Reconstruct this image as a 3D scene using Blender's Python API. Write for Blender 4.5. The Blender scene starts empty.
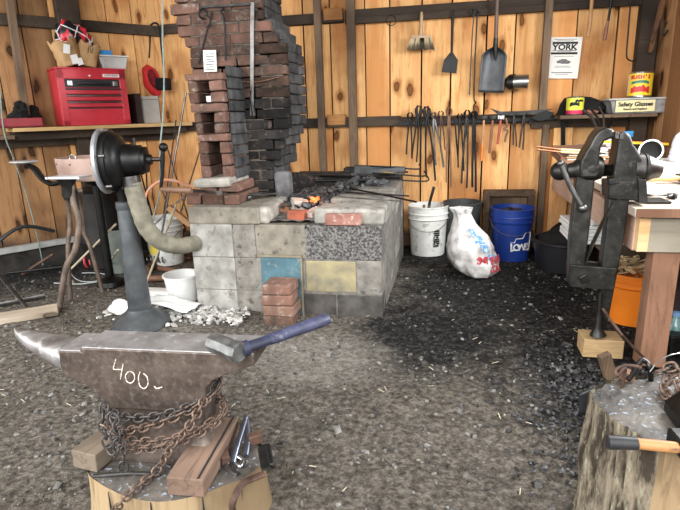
import bpy, bmesh, math, random
from math import sin, cos, pi, radians, sqrt, atan2
from mathutils import Vector, Matrix, noise, Euler
random.seed(7)
S = bpy.context.scene
C = S.collection
# ---------------------------------------------------------------- camera, sky, exposure
YAW, PIT, ROLL, FL, H = radians(12), radians(15), radians(1.8), 523.0, 1.12
FW = Vector((-sin(YAW)*cos(PIT), cos(YAW)*cos(PIT), -sin(PIT)))
R0 = Vector((cos(YAW), sin(YAW), 0)); U0 = R0.cross(FW)
RT = R0*cos(ROLL) - U0*sin(ROLL); UP = U0*cos(ROLL) + R0*sin(ROLL)
CP = Vector((0, 0, H))
cd = bpy.data.cameras.new('camera'); cam = bpy.data.objects.new('camera', cd); C.objects.link(cam)
cd.sensor_width = 36; cd.lens = 36*FL/680; cd.clip_start = 0.02
cam.matrix_world = Matrix(((RT.x, UP.x, -FW.x, CP.x), (RT.y, UP.y, -FW.y, CP.y), (RT.z, UP.z, -FW.z, CP.z), (0, 0, 0, 1)))
S.camera = cam
S.view_settings.view_transform = 'Standard'; S.view_settings.look = 'None'
S.view_settings.exposure = 0.25; S.view_settings.gamma = 1; S.view_settings.use_curve_mapping = False
W = bpy.data.worlds.new('daylight'); S.world = W; W.use_nodes = True
W.node_tree.nodes['Background'].inputs[0].default_value = (0.93, 0.97, 1.0, 1)
W.node_tree.nodes['Background'].inputs[1].default_value = 1.9

def area(name, loc, target, sx, sy, power, col=(1, 1, 1)):
    l = bpy.data.lights.new(name, 'AREA'); l.shape = 'RECTANGLE'; l.size = sx; l.size_y = sy; l.energy = power; l.color = col
    o = bpy.data.objects.new(name, l); C.objects.link(o); o.location = loc
    o.rotation_euler = (Vector(target)-Vector(loc)).to_track_quat('-Z', 'Y').to_euler()
    return o
area('daylight_open_front', (-0.9, -1.2, 2.6), (-0.8, 4.0, 0.7), 4.0, 1.8, 210, (1, 0.98, 0.95))
area('daylight_right_window', (1.7, 2.5, 1.75), (0.6, 2.3, 0.6), 1.5, 0.9, 95, (0.95, 0.98, 1.0))
area('daylight_left_opening', (-4.3, 0.6, 1.9), (-1.6, 2.6, 0.5), 1.8, 1.4, 85, (0.95, 0.98, 1.0))

# ---------------------------------------------------------------- placing helpers: a line of sight meets a real plane
def ray(x, y): return FW + RT*((x-340)/FL) - UP*((y-255)/FL)
def atz(x, y, z=0.0): d = ray(x, y); return CP + d*((z-H)/d.z)
def aty(x, y, Y): d = ray(x, y); return CP + d*(Y/d.y)
def atd(x, y, Z): return CP + ray(x, y)*Z
LP, LD, LN = Vector((-2.48, 4.49, 0)), Vector((-.61, -.79, 0)).normalized(), Vector((.79, -.61, 0)).normalized()
def atl(x, y, off=0.0):
    d = ray(x, y); P = LP + LN*off
    return CP + d*((P-CP).dot(LN)/d.dot(LN))
LANG = atan2(-LD.y, -LD.x)   # rotation that turns +X along the left wall towards the back corner

# ---------------------------------------------------------------- materials
MATS = {}
def nt(name):
    m = bpy.data.materials.new(name); m.use_nodes = True
    return m, m.node_tree, m.node_tree.nodes['Principled BSDF']
def node(t, k, **kw):
    n = t.nodes.new(k)
    for a, b in kw.items():
        if a.startswith('i_'):
            key = a[2:]
            n.inputs[int(key) if key.isdigit() else key.replace('_', ' ')].default_value = b
        else: setattr(n, a, b)
    return n
def coords(t, sc=(1, 1, 1), world=False):
    if world: src = node(t, 'ShaderNodeNewGeometry').outputs['Position']
    else: src = node(t, 'ShaderNodeTexCoord').outputs['Object']
    mp = node(t, 'ShaderNodeMapping'); mp.inputs['Scale'].default_value = sc
    t.links.new(src, mp.inputs[0]); return mp.outputs[0]
def ramp(t, fac, stops):
    r = node(t, 'ShaderNodeValToRGB'); e = r.color_ramp.elements
    while len(e) < len(stops): e.new(0.5)
    for k, (p, c) in enumerate(stops):
        e[k].position = p; e[k].color = (*c, 1) if len(c) == 3 else c
    t.links.new(fac, r.inputs[0]); return r.outputs[0]
def mixc(t, fac, a, b, mode='MIX'):
    m = node(t, 'ShaderNodeMix', data_type='RGBA', blend_type=mode)
    for v, i in ((fac, 0), (a, 6), (b, 7)):
        if isinstance(v, (int, float)): m.inputs[i].default_value = v
        elif isinstance(v, tuple): m.inputs[i].default_value = (*v, 1)
        else: t.links.new(v, m.inputs[i])
    return m.outputs[2]
def bump(t, b, h, s, d=0.01):
    n = node(t, 'ShaderNodeBump'); n.inputs['Strength'].default_value = s; n.inputs['Distance'].default_value = d
    t.links.new(h, n.inputs['Height']); t.links.new(n.outputs[0], b.inputs['Normal'])
def pm(name, c1, c2=None, sc=12, rough=.6, metal=0, bmp=.2, st=(1, 1, 1), c3=None, lo=.35, hi=.65, alpha=None, trans=0, isl=0, bd=.004):
    """mottled surface: c1 / c2 by noise, c3 as sparse specks, isl = per-piece brightness variation"""
    if name in MATS: return MATS[name]
    m, t, b = nt(name); c2 = c2 or tuple(x*.7 for x in c1)
    v = coords(t, st)
    n = node(t, 'ShaderNodeTexNoise', i_Scale=sc, i_Detail=6.0, i_Roughness=.6); t.links.new(v, n.inputs[0])
    col = ramp(t, n.outputs[0], [(lo, c2), (hi, c1)])
    if c3:
        n2 = node(t, 'ShaderNodeTexNoise', i_Scale=sc*2.3, i_Detail=5.0, i_Roughness=.7); t.links.new(v, n2.inputs[0])
        f = ramp(t, n2.outputs[0], [(.56, (0, 0, 0)), (.66, (1, 1, 1))]); col = mixc(t, f, col, c3)
    if isl:
        g = node(t, 'ShaderNodeNewGeometry'); r = node(t, 'ShaderNodeMapRange', i_3=1-isl, i_4=1+isl)
        t.links.new(g.outputs['Random Per Island'], r.inputs[0])
        hs = node(t, 'ShaderNodeHueSaturation'); t.links.new(r.outputs[0], hs.inputs['Value']); t.links.new(col, hs.inputs['Color']); col = hs.outputs[0]
    t.links.new(col, b.inputs['Base Color']); b.inputs['Roughness'].default_value = rough; b.inputs['Metallic'].default_value = metal
    if rough >= .55: b.inputs['Specular IOR Level'].default_value = .15 if metal < .3 else .35
    if trans: b.inputs['Transmission Weight'].default_value = trans
    if alpha: b.inputs['Alpha'].default_value = alpha
    if bmp: bump(t, b, n.outputs[0], bmp, bd)
    MATS[name] = m; return m
def pine(name, cl, cm, cdk, axis='z', isl=.12, knots=True, world=True, stain=None, ks=1.0):
    """sawn pine: long grain, dark oval knots, every board its own tone"""
    if name in MATS: return MATS[name]
    m, t, b = nt(name)
    st = {'z': (1, 1, .09), 'x': (.09, 1, 1), 'y': (1, .09, 1)}[axis]
    g = node(t, 'ShaderNodeNewGeometry'); rnd = g.outputs['Random Per Island']
    off = node(t, 'ShaderNodeVectorMath', operation='SCALE'); off.inputs[0].default_value = (31, 17, 23); t.links.new(rnd, off.inputs['Scale'])
    def shifted(v):
        a = node(t, 'ShaderNodeVectorMath', operation='ADD'); t.links.new(v, a.inputs[0]); t.links.new(off.outputs[0], a.inputs[1]); return a.outputs[0]
    v = shifted(coords(t, st, world))
    n = node(t, 'ShaderNodeTexNoise', i_Scale=34.0, i_Detail=7.0, i_Roughness=.7, i_Distortion=1.0); t.links.new(v, n.inputs[0])
    n1 = node(t, 'ShaderNodeTexNoise', i_Scale=3.2, i_Detail=3.0); t.links.new(v, n1.inputs[0])
    n3 = node(t, 'ShaderNodeTexNoise', i_Scale=1.7, i_Detail=3.0); t.links.new(shifted(coords(t, (1, 1, 1), world)), n3.inputs[0])
    col = ramp(t, n.outputs[0], [(.34, cm), (.52, cl)])
    col = mixc(t, ramp(t, n1.outputs[0], [(.40, (.9,)*3), (.52, (0, 0, 0))]), col, cm)
    col = mixc(t, ramp(t, n3.outputs[0], [(.5, (0, 0, 0)), (.68, (.75, .75, .75))]), col, cdk)
    if knots:
        vo = node(t, 'ShaderNodeTexVoronoi', i_Scale=1.0*ks, voronoi_dimensions='2D')
        sp = node(t, 'ShaderNodeSeparateXYZ'); t.links.new(shifted(coords(t, {'z': (3.4, 3.4, 1.7), 'x': (1.7, 3.4, 3.4), 'y': (3.4, 1.7, 3.4)}[axis], world)), sp.inputs[0])
        su = node(t, 'ShaderNodeMath', operation='ADD'); pa, pb, pc = {'z': (0, 1, 2), 'x': (1, 2, 0), 'y': (0, 2, 1)}[axis]
        t.links.new(sp.outputs[pa], su.inputs[0]); t.links.new(sp.outputs[pb], su.inputs[1]); cb = node(t, 'ShaderNodeCombineXYZ'); t.links.new(su.outputs[0], cb.inputs[0]); t.links.new(sp.outputs[pc], cb.inputs[1])
        kv = cb.outputs[0]; nd = node(t, 'ShaderNodeTexNoise', i_Scale=2.5, i_Detail=2.0); t.links.new(kv, nd.inputs[0])
        ad = node(t, 'ShaderNodeVectorMath', operation='ADD'); sc_ = node(t, 'ShaderNodeVectorMath', operation='SCALE'); sc_.inputs['Scale'].default_value = .25
        t.links.new(nd.outputs[1], sc_.inputs[0]); t.links.new(kv, ad.inputs[0]); t.links.new(sc_.outputs[0], ad.inputs[1]); t.links.new(ad.outputs[0], vo.inputs[0])
        col = mixc(t, ramp(t, vo.outputs['Distance'], [(.07, (.85,)*3), (.16, (0, 0, 0))]), col, tuple(x*.9 for x in cdk), 'MIX')
        col = mixc(t, ramp(t, vo.outputs['Distance'], [(.0, (.55,)*3), (.045, (.5,)*3), (.062, (.95,)*3), (.078, (0, 0, 0))]), col, tuple(x*.18 for x in cdk), 'MIX')
    r = node(t, 'ShaderNodeMapRange', i_3=1-isl, i_4=1+isl); t.links.new(rnd, r.inputs[0])
    hs = node(t, 'ShaderNodeHueSaturation'); t.links.new(r.outputs[0], hs.inputs['Value']); t.links.new(col, hs.inputs['Color']); col = hs.outputs[0]
    if stain:   # dirt splashed up from the floor
        zz = node(t, 'ShaderNodeSeparateXYZ'); t.links.new(node(t, 'ShaderNodeNewGeometry').outputs['Position'], zz.inputs[0])
        ns = node(t, 'ShaderNodeTexNoise', i_Scale=3.0, i_Detail=4.0); t.links.new(coords(t, (1, 1, 1), True), ns.inputs[0])
        mm = node(t, 'ShaderNodeMath', operation='MULTIPLY_ADD', i_1=-.5, i_2=.25); t.links.new(ns.outputs[0], mm.inputs[0])
        ad2 = node(t, 'ShaderNodeMath', operation='ADD'); t.links.new(zz.outputs[2], ad2.inputs[0]); t.links.new(mm.outputs[0], ad2.inputs[1])
        col = mixc(t, ramp(t, ad2.outputs[0], [(stain*.6, (.8, .8, .8)), (stain, (0, 0, 0))]), col, (.035, .03, .028))
    t.links.new(col, b.inputs['Base Color']); b.inputs['Roughness'].default_value = .75; b.inputs['Specular IOR Level'].default_value = .12
    bump(t, b, n.outputs[0], .25, .004); MATS[name] = m; return m

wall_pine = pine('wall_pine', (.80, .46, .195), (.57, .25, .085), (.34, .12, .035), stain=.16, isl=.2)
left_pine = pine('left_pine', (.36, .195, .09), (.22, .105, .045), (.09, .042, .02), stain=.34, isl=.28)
girt_wood = pine('girt_wood', (.075, .055, .04), (.042, .031, .024), (.018, .014, .012), axis='x', knots=False)
post_wood = pine('post_wood', (.17, .115, .075), (.10, .066, .044), (.045, .03, .022), knots=False)
orange_wood = pine('orange_wood', (.40, .20, .075), (.27, .125, .045), (.15, .065, .025), axis='x', knots=False)
bench_wood = pine('bench_wood', (.52, .44, .36), (.40, .33, .27), (.25, .2, .16), axis='x', knots=False, world=False)
bench_grey = pine('bench_grey', (.33, .30, .235), (.24, .215, .17), (.14, .12, .09), axis='x', world=False)
leg_wood = pine('leg_wood', (.25, .135, .085), (.165, .085, .053), (.085, .045, .03), knots=False, world=False)
new_pine = pine('new_pine', (.72, .50, .28), (.58, .36, .17), (.42, .23, .10), axis='x', knots=False, world=False)
plank_old = pine('plank_old', (.45, .38, .30), (.36, .29, .22), (.22, .17, .12), axis='x', world=False)
handle_wood = pm('handle_wood', (.52, .29, .12), (.36, .17, .07), 8, .5, st=(.3, 1, 1))
iron = pm('iron', (.055, .053, .05), (.022, .021, .02), 18, .42, .85, .3)
iron_black = pm('iron_black', (.016, .016, .016), (.007, .007, .007), 14, .42, .6, .2)
iron_worn = pm('iron_worn', (.20, .195, .19), (.07, .062, .058), 9, .34, .9, .3)
iron_grey = pm('iron_grey', (.075, .078, .082), (.035, .036, .038), 7, .45, .55, .3)
rust = pm('rust', (.15, .085, .06), (.06, .038, .030), 22, .7, .45, .5)
rust_light = pm('rust_light', (.31, .17, .11), (.17, .085, .055), 22, .7, .4, .5)
steel = pm('steel', (.55, .55, .54), (.32, .31, .30), 12, .28, .95, .1)
black_cloth = pm('black_cloth', (.022, .021, .021), (.011, .011, .011), 10, .9, 0, .4)
black_plastic = pm('black_plastic', (.03, .03, .032), (.018, .018, .02), 8, .4)
white_plastic = pm('white_plastic', (.80, .80, .76), (.66, .65, .60), 7, .42, 0, .05, c3=(.42, .40, .36), lo=.3, hi=.6)
white_paint = pm('white_paint', (.82, .82, .80), (.7, .7, .68), 9, .5)
paper = pm('paper', (.82, .81, .78), (.72, .71, .68), 5, .8)
ink = pm('ink', (.03, .03, .035), (.02, .02, .02), 5, .7)

# ---------------------------------------------------------------- mesh helpers
class MB:
    def __init__(s): s.bm = bmesh.new()
    def _add(s, vs, fs, M=None):
        b = [s.bm.verts.new(M @ Vector(v) if M else Vector(v)) for v in vs]
        for f in fs:
            try: s.bm.faces.new([b[i] for i in f])
            except ValueError: pass
        return b
    def box(s, c, d, rot=None, taper=1.0, jit=0):
        x, y, z = d[0]/2, d[1]/2, d[2]/2
        vs = []
        for k in range(8):
            q = taper if k & 4 else 1
            vs.append(((x if k & 1 else -x)*q + random.uniform(-jit, jit), (y if k & 2 else -y)*q + random.uniform(-jit, jit), (z if k & 4 else -z) + random.uniform(-jit, jit)))
        M = Matrix.Translation(Vector(c))
        if rot is not None: M = M @ (rot.to_matrix().to_4x4() if not isinstance(rot, tuple) else Euler(rot).to_matrix().to_4x4())
        s._add(vs, [(0, 2, 3, 1), (4, 5, 7, 6), (0, 1, 5, 4), (2, 6, 7, 3), (0, 4, 6, 2), (1, 3, 7, 5)], M); return s
    def beam(s, p, q, w, h, up=(0, 0, 1), jit=0):
        p, q = Vector(p), Vector(q); d = (q-p); L = d.length; d.normalize()
        y = Vector(up).cross(d)
        if y.length < 1e-4: y = Vector((0, 1, 0)).cross(d)
        y.normalize(); z = d.cross(y)
        M = Matrix(((d.x, y.x, z.x), (d.y, y.y, z.y), (d.z, y.z, z.z))).to_4x4(); M.translation = (p+q)/2
        x_, y_, z_ = L/2, w/2, h/2; vs = []
        for k in range(8): vs.append(((x_ if k & 1 else -x_)+random.uniform(-jit, jit), (y_ if k & 2 else -y_)+random.uniform(-jit, jit), (z_ if k & 4 else -z_)+random.uniform(-jit, jit)))
        s._add(vs, [(0, 2, 3, 1), (4, 5, 7, 6), (0, 1, 5, 4), (2, 6, 7, 3), (0, 4, 6, 2), (1, 3, 7, 5)], M); return s
    def tube(s, pts, r, seg=10, flat=None, caps=True, closed=False):
        pts = [Vector(p) for p in pts]; n = len(pts)
        rs = [r]*n if isinstance(r, (int, float)) else list(r)
        rings = []; prev = None
        for i, p in enumerate(pts):
            if closed: d = pts[(i+1) % n]-pts[i-1]
            else: d = pts[min(i+1, n-1)]-pts[max(i-1, 0)]
            if d.length < 1e-7: d = Vector((0, 0, 1))
            d.normalize()
            if prev is None:
                a = Vector((0, 0, 1)) if abs(d.z) < .9 else Vector((0, 1, 0))
                u = a.cross(d).normalized()
            else: u = (prev - d*prev.dot(d)).normalized()
            prev = u; w = d.cross(u)
            f = flat or (1, 1)
            rings.append([s.bm.verts.new(p + (u*cos(2*pi*k/seg)*f[0] + w*sin(2*pi*k/seg)*f[1])*rs[i]) for k in range(seg)])
        for i in range(n if closed else n-1):
            a, b = rings[i], rings[(i+1) % n]
            for k in range(seg): s.bm.faces.new([a[k], a[(k+1) % seg], b[(k+1) % seg], b[k]])
        if caps and not closed:
            s.bm.faces.new(rings[0][::-1]); s.bm.faces.new(rings[-1])
        return s
    def cyl(s, p, q, r, r2=None, seg=20): return s.tube([p, q], [r, r if r2 is None else r2], seg)
    def lathe(s, prof, seg=32, M=None, sx=1.0, wob=0, caps=True):
        M = M or Matrix(); rings = []
        for (r, z) in prof:
            rings.append([s.bm.verts.new(M @ Vector((r*cos(2*pi*k/seg)*sx, r*sin(2*pi*k/seg), z + (random.uniform(-wob, wob) if wob else 0)))) for k in range(seg)])
        for a, b in zip(rings, rings[1:]):
            for k in range(seg): s.bm.faces.new([a[k], a[(k+1) % seg], b[(k+1) % seg], b[k]])
        if caps:
            if prof[0][0] > 0: s.bm.faces.new(rings[0][::-1])
            if prof[-1][0] > 0: s.bm.faces.new(rings[-1])
        return s
    def prism(s, poly, y0, y1, M=None):
        """poly of (x, z), extruded along y"""
        M = M or Matrix(); n = len(poly)
        a = [s.bm.verts.new(M @ Vector((x, y0, z))) for x, z in poly]; b = [s.bm.verts.new(M @ Vector((x, y1, z))) for x, z in poly]
        s.bm.faces.new(a); s.bm.faces.new(b[::-1])
        for i in range(n): s.bm.faces.new([a[i], b[i], b[(i+1) % n], a[(i+1) % n]])
        return s
    def blob(s, c, d, sub=2, amp=.25, freq=2.0, seed=0, rot=None):
        r = bmesh.ops.create_icosphere(s.bm, subdivisions=sub, radius=1)
        M = Matrix.Translation(Vector(c)) @ (Euler(rot).to_matrix().to_4x4() if rot else Matrix())
        for v in r['verts']:
            k = 1 + amp*noise.noise(v.co*freq + Vector((seed*7.3, seed*3.1, seed)))
            v.co = M @ Vector((v.co.x*d[0]*k, v.co.y*d[1]*k, v.co.z*d[2]*k))
        return s
    def sphere(s, c, r, u=16, v=10, sc=(1, 1, 1)):
        q = bmesh.ops.create_uvsphere(s.bm, u_segments=u, v_segments=v, radius=r)
        for w in q['verts']: w.co = Vector((w.co.x*sc[0], w.co.y*sc[1], w.co.z*sc[2])) + Vector(c)
        return s
    def stone(s, c, r, k0=.7, k1=1.5):
        ax = [Vector((random.uniform(k0, k1), 0, 0)), Vector((0, random.uniform(k0, k1), 0)), Vector((0, 0, random.uniform(.5, .9)))]
        R = Euler((random.uniform(-.5, .5), random.uniform(-.5, .5), random.uniform(0, 6))).to_matrix()
        vs = []
        for x, y, z in ((1, .6, .6), (-.7, 1, .5), (-1, -.6, .7), (.6, -1, .6), (1, .9, -.7), (-.9, .8, -.6), (-.8, -.9, -.6), (.9, -.7, -.7), (.1, 0, 1.1), (0, 0, -1)):
            vs.append(R @ (ax[0]*x*r*random.uniform(.8, 1.1) + ax[1]*y*r*random.uniform(.8, 1.1) + ax[2]*z*r) + Vector(c))
        s._add(vs, [(0, 1, 8), (1, 2, 8), (2, 3, 8), (3, 0, 8), (0, 4, 5, 1), (1, 5, 6, 2), (2, 6, 7, 3), (3, 7, 4, 0), (5, 4, 9), (6, 5, 9), (7, 6, 9), (4, 7, 9)]); return s
    def sheet(s, f, nu, nv, th=0.0):
        g = [[s.bm.verts.new(f(i/nu, j/nv)) for j in range(nv+1)] for i in range(nu+1)]
        for i in range(nu):
            for j in range(nv): s.bm.faces.new([g[i][j], g[i+1][j], g[i+1][j+1], g[i][j+1]])
        return s
def obj(name, mb, mat, parent=None, world=True, bevel=0, smooth=False, solid=0, seg=2, ang=40):
    bmesh.ops.recalc_face_normals(mb.bm, faces=mb.bm.faces)
    me = bpy.data.meshes.new(name); mb.bm.to_mesh(me); mb.bm.free()
    if isinstance(mat, (list, tuple)):
        for m in mat: me.materials.append(m)
    else: me.materials.append(mat)
    o = bpy.data.objects.new(name, me); C.objects.link(o)
    if parent is not None:
        o.parent = parent
        if world:
            P = Matrix(); q = parent; ch = []
            while q: ch.append(q); q = q.parent
            for q in reversed(ch): P = P @ q.matrix_basis
            me.transform(P.inverted())
    elif world:
        vs = [v.co for v in me.vertices]
        lo = Vector((min(v.x for v in vs), min(v.y for v in vs), min(v.z for v in vs))); hi = Vector((max(v.x for v in vs), max(v.y for v in vs), max(v.z for v in vs)))
        c = Vector(((lo.x+hi.x)/2, (lo.y+hi.y)/2, lo.z)); me.transform(Matrix.Translation(-c)); o.location = c
    if smooth:
        me.polygons.foreach_set('use_smooth', [True]*len(me.polygons)); me.set_sharp_from_angle(angle=radians(ang))
    if bevel:
        b = o.modifiers.new('edge', 'BEVEL'); b.width = bevel; b.segments = seg; b.limit_method = 'ANGLE'; b.angle_limit = radians(50)
    if solid:
        b = o.modifiers.new('thick', 'SOLIDIFY'); b.thickness = solid; b.offset = 0
    return o
def tag(o, label, cat, group=None, kind=None):
    o['label'] = label; o['category'] = cat
    if group: o['group'] = group
    if kind: o['kind'] = kind
    return o
def st(o): o['kind'] = 'structure'; return o
def thing(name, label, cat, loc=(0, 0, 0), rot=(0, 0, 0), group=None):
    o = bpy.data.objects.new(name, None); C.objects.link(o); o.location = loc; o.rotation_euler = rot
    o.empty_display_size = .05
    return tag(o, label, cat, group)
def kids(o): return [c for c in C.objects if c.parent == o]
def dup(root, loc, rot, label, scale=1.0):
    r = root.copy(); C.objects.link(r); r.location = loc; r.rotation_euler = rot; r.scale = (scale,)*3; r['label'] = label
    for ch in kids(root):
        c = ch.copy(); C.objects.link(c); c.parent = r
        for g in kids(ch):
            d = g.copy(); C.objects.link(d); d.parent = c
    return r
def text_mesh(body, size, ext=.0008, bold=0, align='CENTER'):
    cu = bpy.data.curves.new('letters', 'FONT'); cu.body = body; cu.size = size; cu.extrude = ext; cu.align_x = align; cu.align_y = 'CENTER'; cu.offset = bold; cu.resolution_u = 3
    o = bpy.data.objects.new('letters', cu); C.objects.link(o); dg = bpy.context.evaluated_depsgraph_get(); dg.update()
    me = bpy.data.meshes.new_from_object(o.evaluated_get(dg)); bpy.data.objects.remove(o); bpy.data.curves.remove(cu); return me
def letters(name, items, mat, parent):
    """items: (text, size, world matrix, boldness); all of one inscription is one mesh"""
    bm = bmesh.new()
    for body, size, M, bold in items:
        me = text_mesh(body, size, bold=bold); me.transform(M); bm.from_mesh(me); bpy.data.meshes.remove(me)
    mb = MB(); mb.bm.free(); mb.bm = bm; return obj(name, mb, mat, parent)
def text(name, body, size, mat, M, parent=None, ext=.0008, align='CENTER', bold=0, sx=1.0):
    return letters(name, [(body, size, M @ Matrix.Diagonal((sx, 1, 1, 1)), bold)], mat, parent)
def facing(loc, right, up):
    r = Vector(right).normalized(); u = Vector(up); u = (u - r*u.dot(r)).normalized(); n = r.cross(u)
    M = Matrix(((r.x, u.x, n.x), (r.y, u.y, n.y), (r.z, u.z, n.z))).to_4x4(); M.translation = Vector(loc); return M
def arc(c, r, a0, a1, n, plane='xz'):
    o = []
    for i in range(n+1):
        a = radians(a0 + (a1-a0)*i/n); u, v = r*cos(a), r*sin(a); c_ = Vector(c)
        o.append(c_ + (Vector((u, 0, v)) if plane == 'xz' else Vector((u, v, 0)) if plane == 'xy' else Vector((0, u, v))))
    return o
def smooth_path(pts, n=6):
    pts = [Vector(p) for p in pts]; out = []
    for i in range(len(pts)-1):
        p0 = pts[max(i-1, 0)]; p1 = pts[i]; p2 = pts[i+1]; p3 = pts[min(i+2, len(pts)-1)]
        for k in range(n):
            t = k/n
            out.append(.5*((2*p1)+(p2-p0)*t+(2*p0-5*p1+4*p2-p3)*t*t+(3*p1-p0-3*p2+p3)*t**3))
    out.append(pts[-1]); return out

# ================================================================ THE SETTING
m, t, b = nt('dirt_floor')
v = coords(t, (1, 1, 1), True)
n0 = node(t, 'ShaderNodeTexNoise', i_Scale=1.1, i_Detail=5.0, i_Distortion=.5); t.links.new(v, n0.inputs[0])
n1 = node(t, 'ShaderNodeTexNoise', i_Scale=42.0, i_Detail=8.0, i_Roughness=.75); t.links.new(v, n1.inputs[0])
n2 = node(t, 'ShaderNodeTexNoise', i_Scale=7.0, i_Detail=6.0, i_Roughness=.65); t.links.new(v, n2.inputs[0])
fine = ramp(t, n1.outputs[0], [(.33, (.028, .024, .020)), (.5, (.150, .130, .108)), (.68, (.36, .32, .27))])
coal = ramp(t, n1.outputs[0], [(.38, (.008, .008, .008)), (.52, (.028, .027, .026)), (.70, (.15, .145, .14))])
def spot(cx, cy, rx, ry, r0=.5, r1=1.0):
    """a patch of spilt coal dust or sand with a ragged rim, lying at a fixed place on the floor"""
    a = node(t, 'ShaderNodeVectorMath', operation='SUBTRACT'); t.links.new(v, a.inputs[0]); a.inputs[1].default_value = (cx, cy, 0)
    q = node(t, 'ShaderNodeVectorMath', operation='MULTIPLY'); t.links.new(a.outputs[0], q.inputs[0]); q.inputs[1].default_value = (1/rx, 1/ry, 0)
    l = node(t, 'ShaderNodeVectorMath', operation='LENGTH'); t.links.new(q.outputs[0], l.inputs[0])
    w = node(t, 'ShaderNodeMath', operation='MULTIPLY_ADD', i_1=1.1, i_2=-.55); t.links.new(n2.outputs[0], w.inputs[0])
    s_ = node(t, 'ShaderNodeMath', operation='ADD'); t.links.new(l.outputs[1], s_.inputs[0]); t.links.new(w.outputs[0], s_.inputs[1])
    return ramp(t, s_.outputs[0], [(r0, (1, 1, 1)), (r1, (0, 0, 0))])
col = fine
for (cx, cy, rx, ry) in ((.35, 3.35, .9, 1.1), (.85, 2.3, .75, .95), (-3.3, 3.6, 1.1, 1.0), (.2, 4.3, 1.6, .5), (-.1, 2.6, .5, .6)):
    col = mixc(t, spot(cx, cy, rx, ry), col, coal)
ash = ramp(t, n1.outputs[0], [(.36, (.13, .115, .10)), (.55, (.30, .27, .235)), (.7, (.45, .42, .38))])
for (cx, cy, rx, ry) in ((-.62, 2.25, .5, .42), (-1.5, 2.62, .35, .3)):
    col = mixc(t, spot(cx, cy, rx, ry, .35, .9), col, ash)
t.links.new(col, b.inputs['Base Color']); b.inputs['Roughness'].default_value = .9; b.inputs['Specular IOR Level'].default_value = .1
bump(t, b, n1.outputs[0], 1.0, .035); dirt = m
def floor_h(x, y):
    return .022*noise.noise(Vector((x*1.3, y*1.3, 0))) + .010*noise.noise(Vector((x*6, y*6, 3))) + .009*noise.noise(Vector((x*17, y*17, 9)))
f = MB(); nx, ny = 260, 230
f.sheet(lambda u, w: Vector((-5.2+7.6*u, -1.2+6.4*w, floor_h(-5.2+7.6*u, -1.2+6.4*w)-.012)), nx, ny)
st(obj('floor', f, dirt, smooth=True, ang=80))
g = MB()
gravel_m = pm('gravel_stone', (.20, .19, .175), (.07, .066, .062), 30, .8, isl=.7)
for i in range(3800):
    x = random.uniform(-3.2, 1.3); y = random.uniform(.9, 4.2) if random.random() < .6 else random.uniform(1.0, 2.4); r = random.choice((.003, .004, .005, .007)) * random.uniform(.7, 1.5)
    if random.random() < .02: r *= 1.9
    
    if (-1.52 < x < -.34 and y > 2.78) or (x-.68)**2/.31**2+(y-1.335)**2/.24**2 < 1 or (x+.67)**2/.27**2+(y-1.2)**2/.24**2 < 1: continue
    g.stone((x, y, floor_h(x, y)-.010+r*.2), r)
tag(obj('gravel', g, gravel_m), 'loose grey gravel and cinders strewn over the dirt floor', 'gravel', kind='stuff')
g = MB()
for i in range(110):
    x = random.uniform(-2.9, 1.0); y = random.uniform(1.1, 3.0); a = random.uniform(0, pi); L = random.uniform(.012, .04); h = floor_h(x, y)-.004
    g.beam((x-cos(a)*L/2, y-sin(a)*L/2, h), (x+cos(a)*L/2, y+sin(a)*L/2, h+random.uniform(-.002, .004)), random.uniform(.002, .004), .0015)
tag(obj('wood_shavings', g, pm('straw', (.62, .55, .42), (.4, .33, .22), 20, .8)), 'scattered pale straw and wood slivers on the dirt floor', 'shavings', kind='stuff')

# back wall: upright boards with dark gaps
w = MB()
edges = [-2.52] + [aty(px, 100, 4.49).x for px in (196, 222, 250, 276, 306, 332, 366, 390, 421, 450, 484, 512, 545, 573, 612, 637)] + [1.5]
for i, (a, c) in enumerate(zip(edges, edges[1:])):
    sl = .0 if a < .6 else -.018
    g_ = random.uniform(.004, .009); vs = [(a+g_, 4.49, 0), (c-.005, 4.49, 0), (c-.005+sl, 4.49, 2.45), (a+g_+sl, 4.49, 2.45)]
    o = random.uniform(0, .006)
    w._add([(x, y+o, z) for x, y, z in vs] + [(x, y+.025, z) for x, y, z in vs], [(0, 1, 2, 3), (7, 6, 5, 4), (0, 4, 5, 1), (1, 5, 6, 2), (2, 6, 7, 3), (3, 7, 4, 0)])
wb = st(obj('wall_back', w, wall_pine))
light_stop = pm('light_stop_sheet', (.012, .011, .010), (.008, .008, .008), 5, .95)  # added unseen sheets behind the boards stop sky shining through the gaps
st(obj('trim_1', MB().box((-.5, 4.535, 1.22), (4.6, .015, 2.5)), light_stop))
# left wall
w = MB(); wc = MB(); s_ = 0; k = 0
while s_ < 3.3:
    wd = random.uniform(.19, .25); a = LP + LD*(s_+.004); c = LP + LD*(s_+wd-.004); n_ = -LN*.025
    vs = [a, c, c+Vector((0, 0, 2.5)), a+Vector((0, 0, 2.5))]; 
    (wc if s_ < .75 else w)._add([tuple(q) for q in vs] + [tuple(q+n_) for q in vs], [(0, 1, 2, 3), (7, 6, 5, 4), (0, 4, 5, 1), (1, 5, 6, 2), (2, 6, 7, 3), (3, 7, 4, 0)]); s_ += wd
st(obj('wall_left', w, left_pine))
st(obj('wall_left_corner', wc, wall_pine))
st(obj('trim_2', MB().beam(LP-LN*.04+Vector((0, 0, 1.25)), LP-LN*.04+LD*3.3+Vector((0, 0, 1.25)), .015, 2.5), light_stop))
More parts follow.
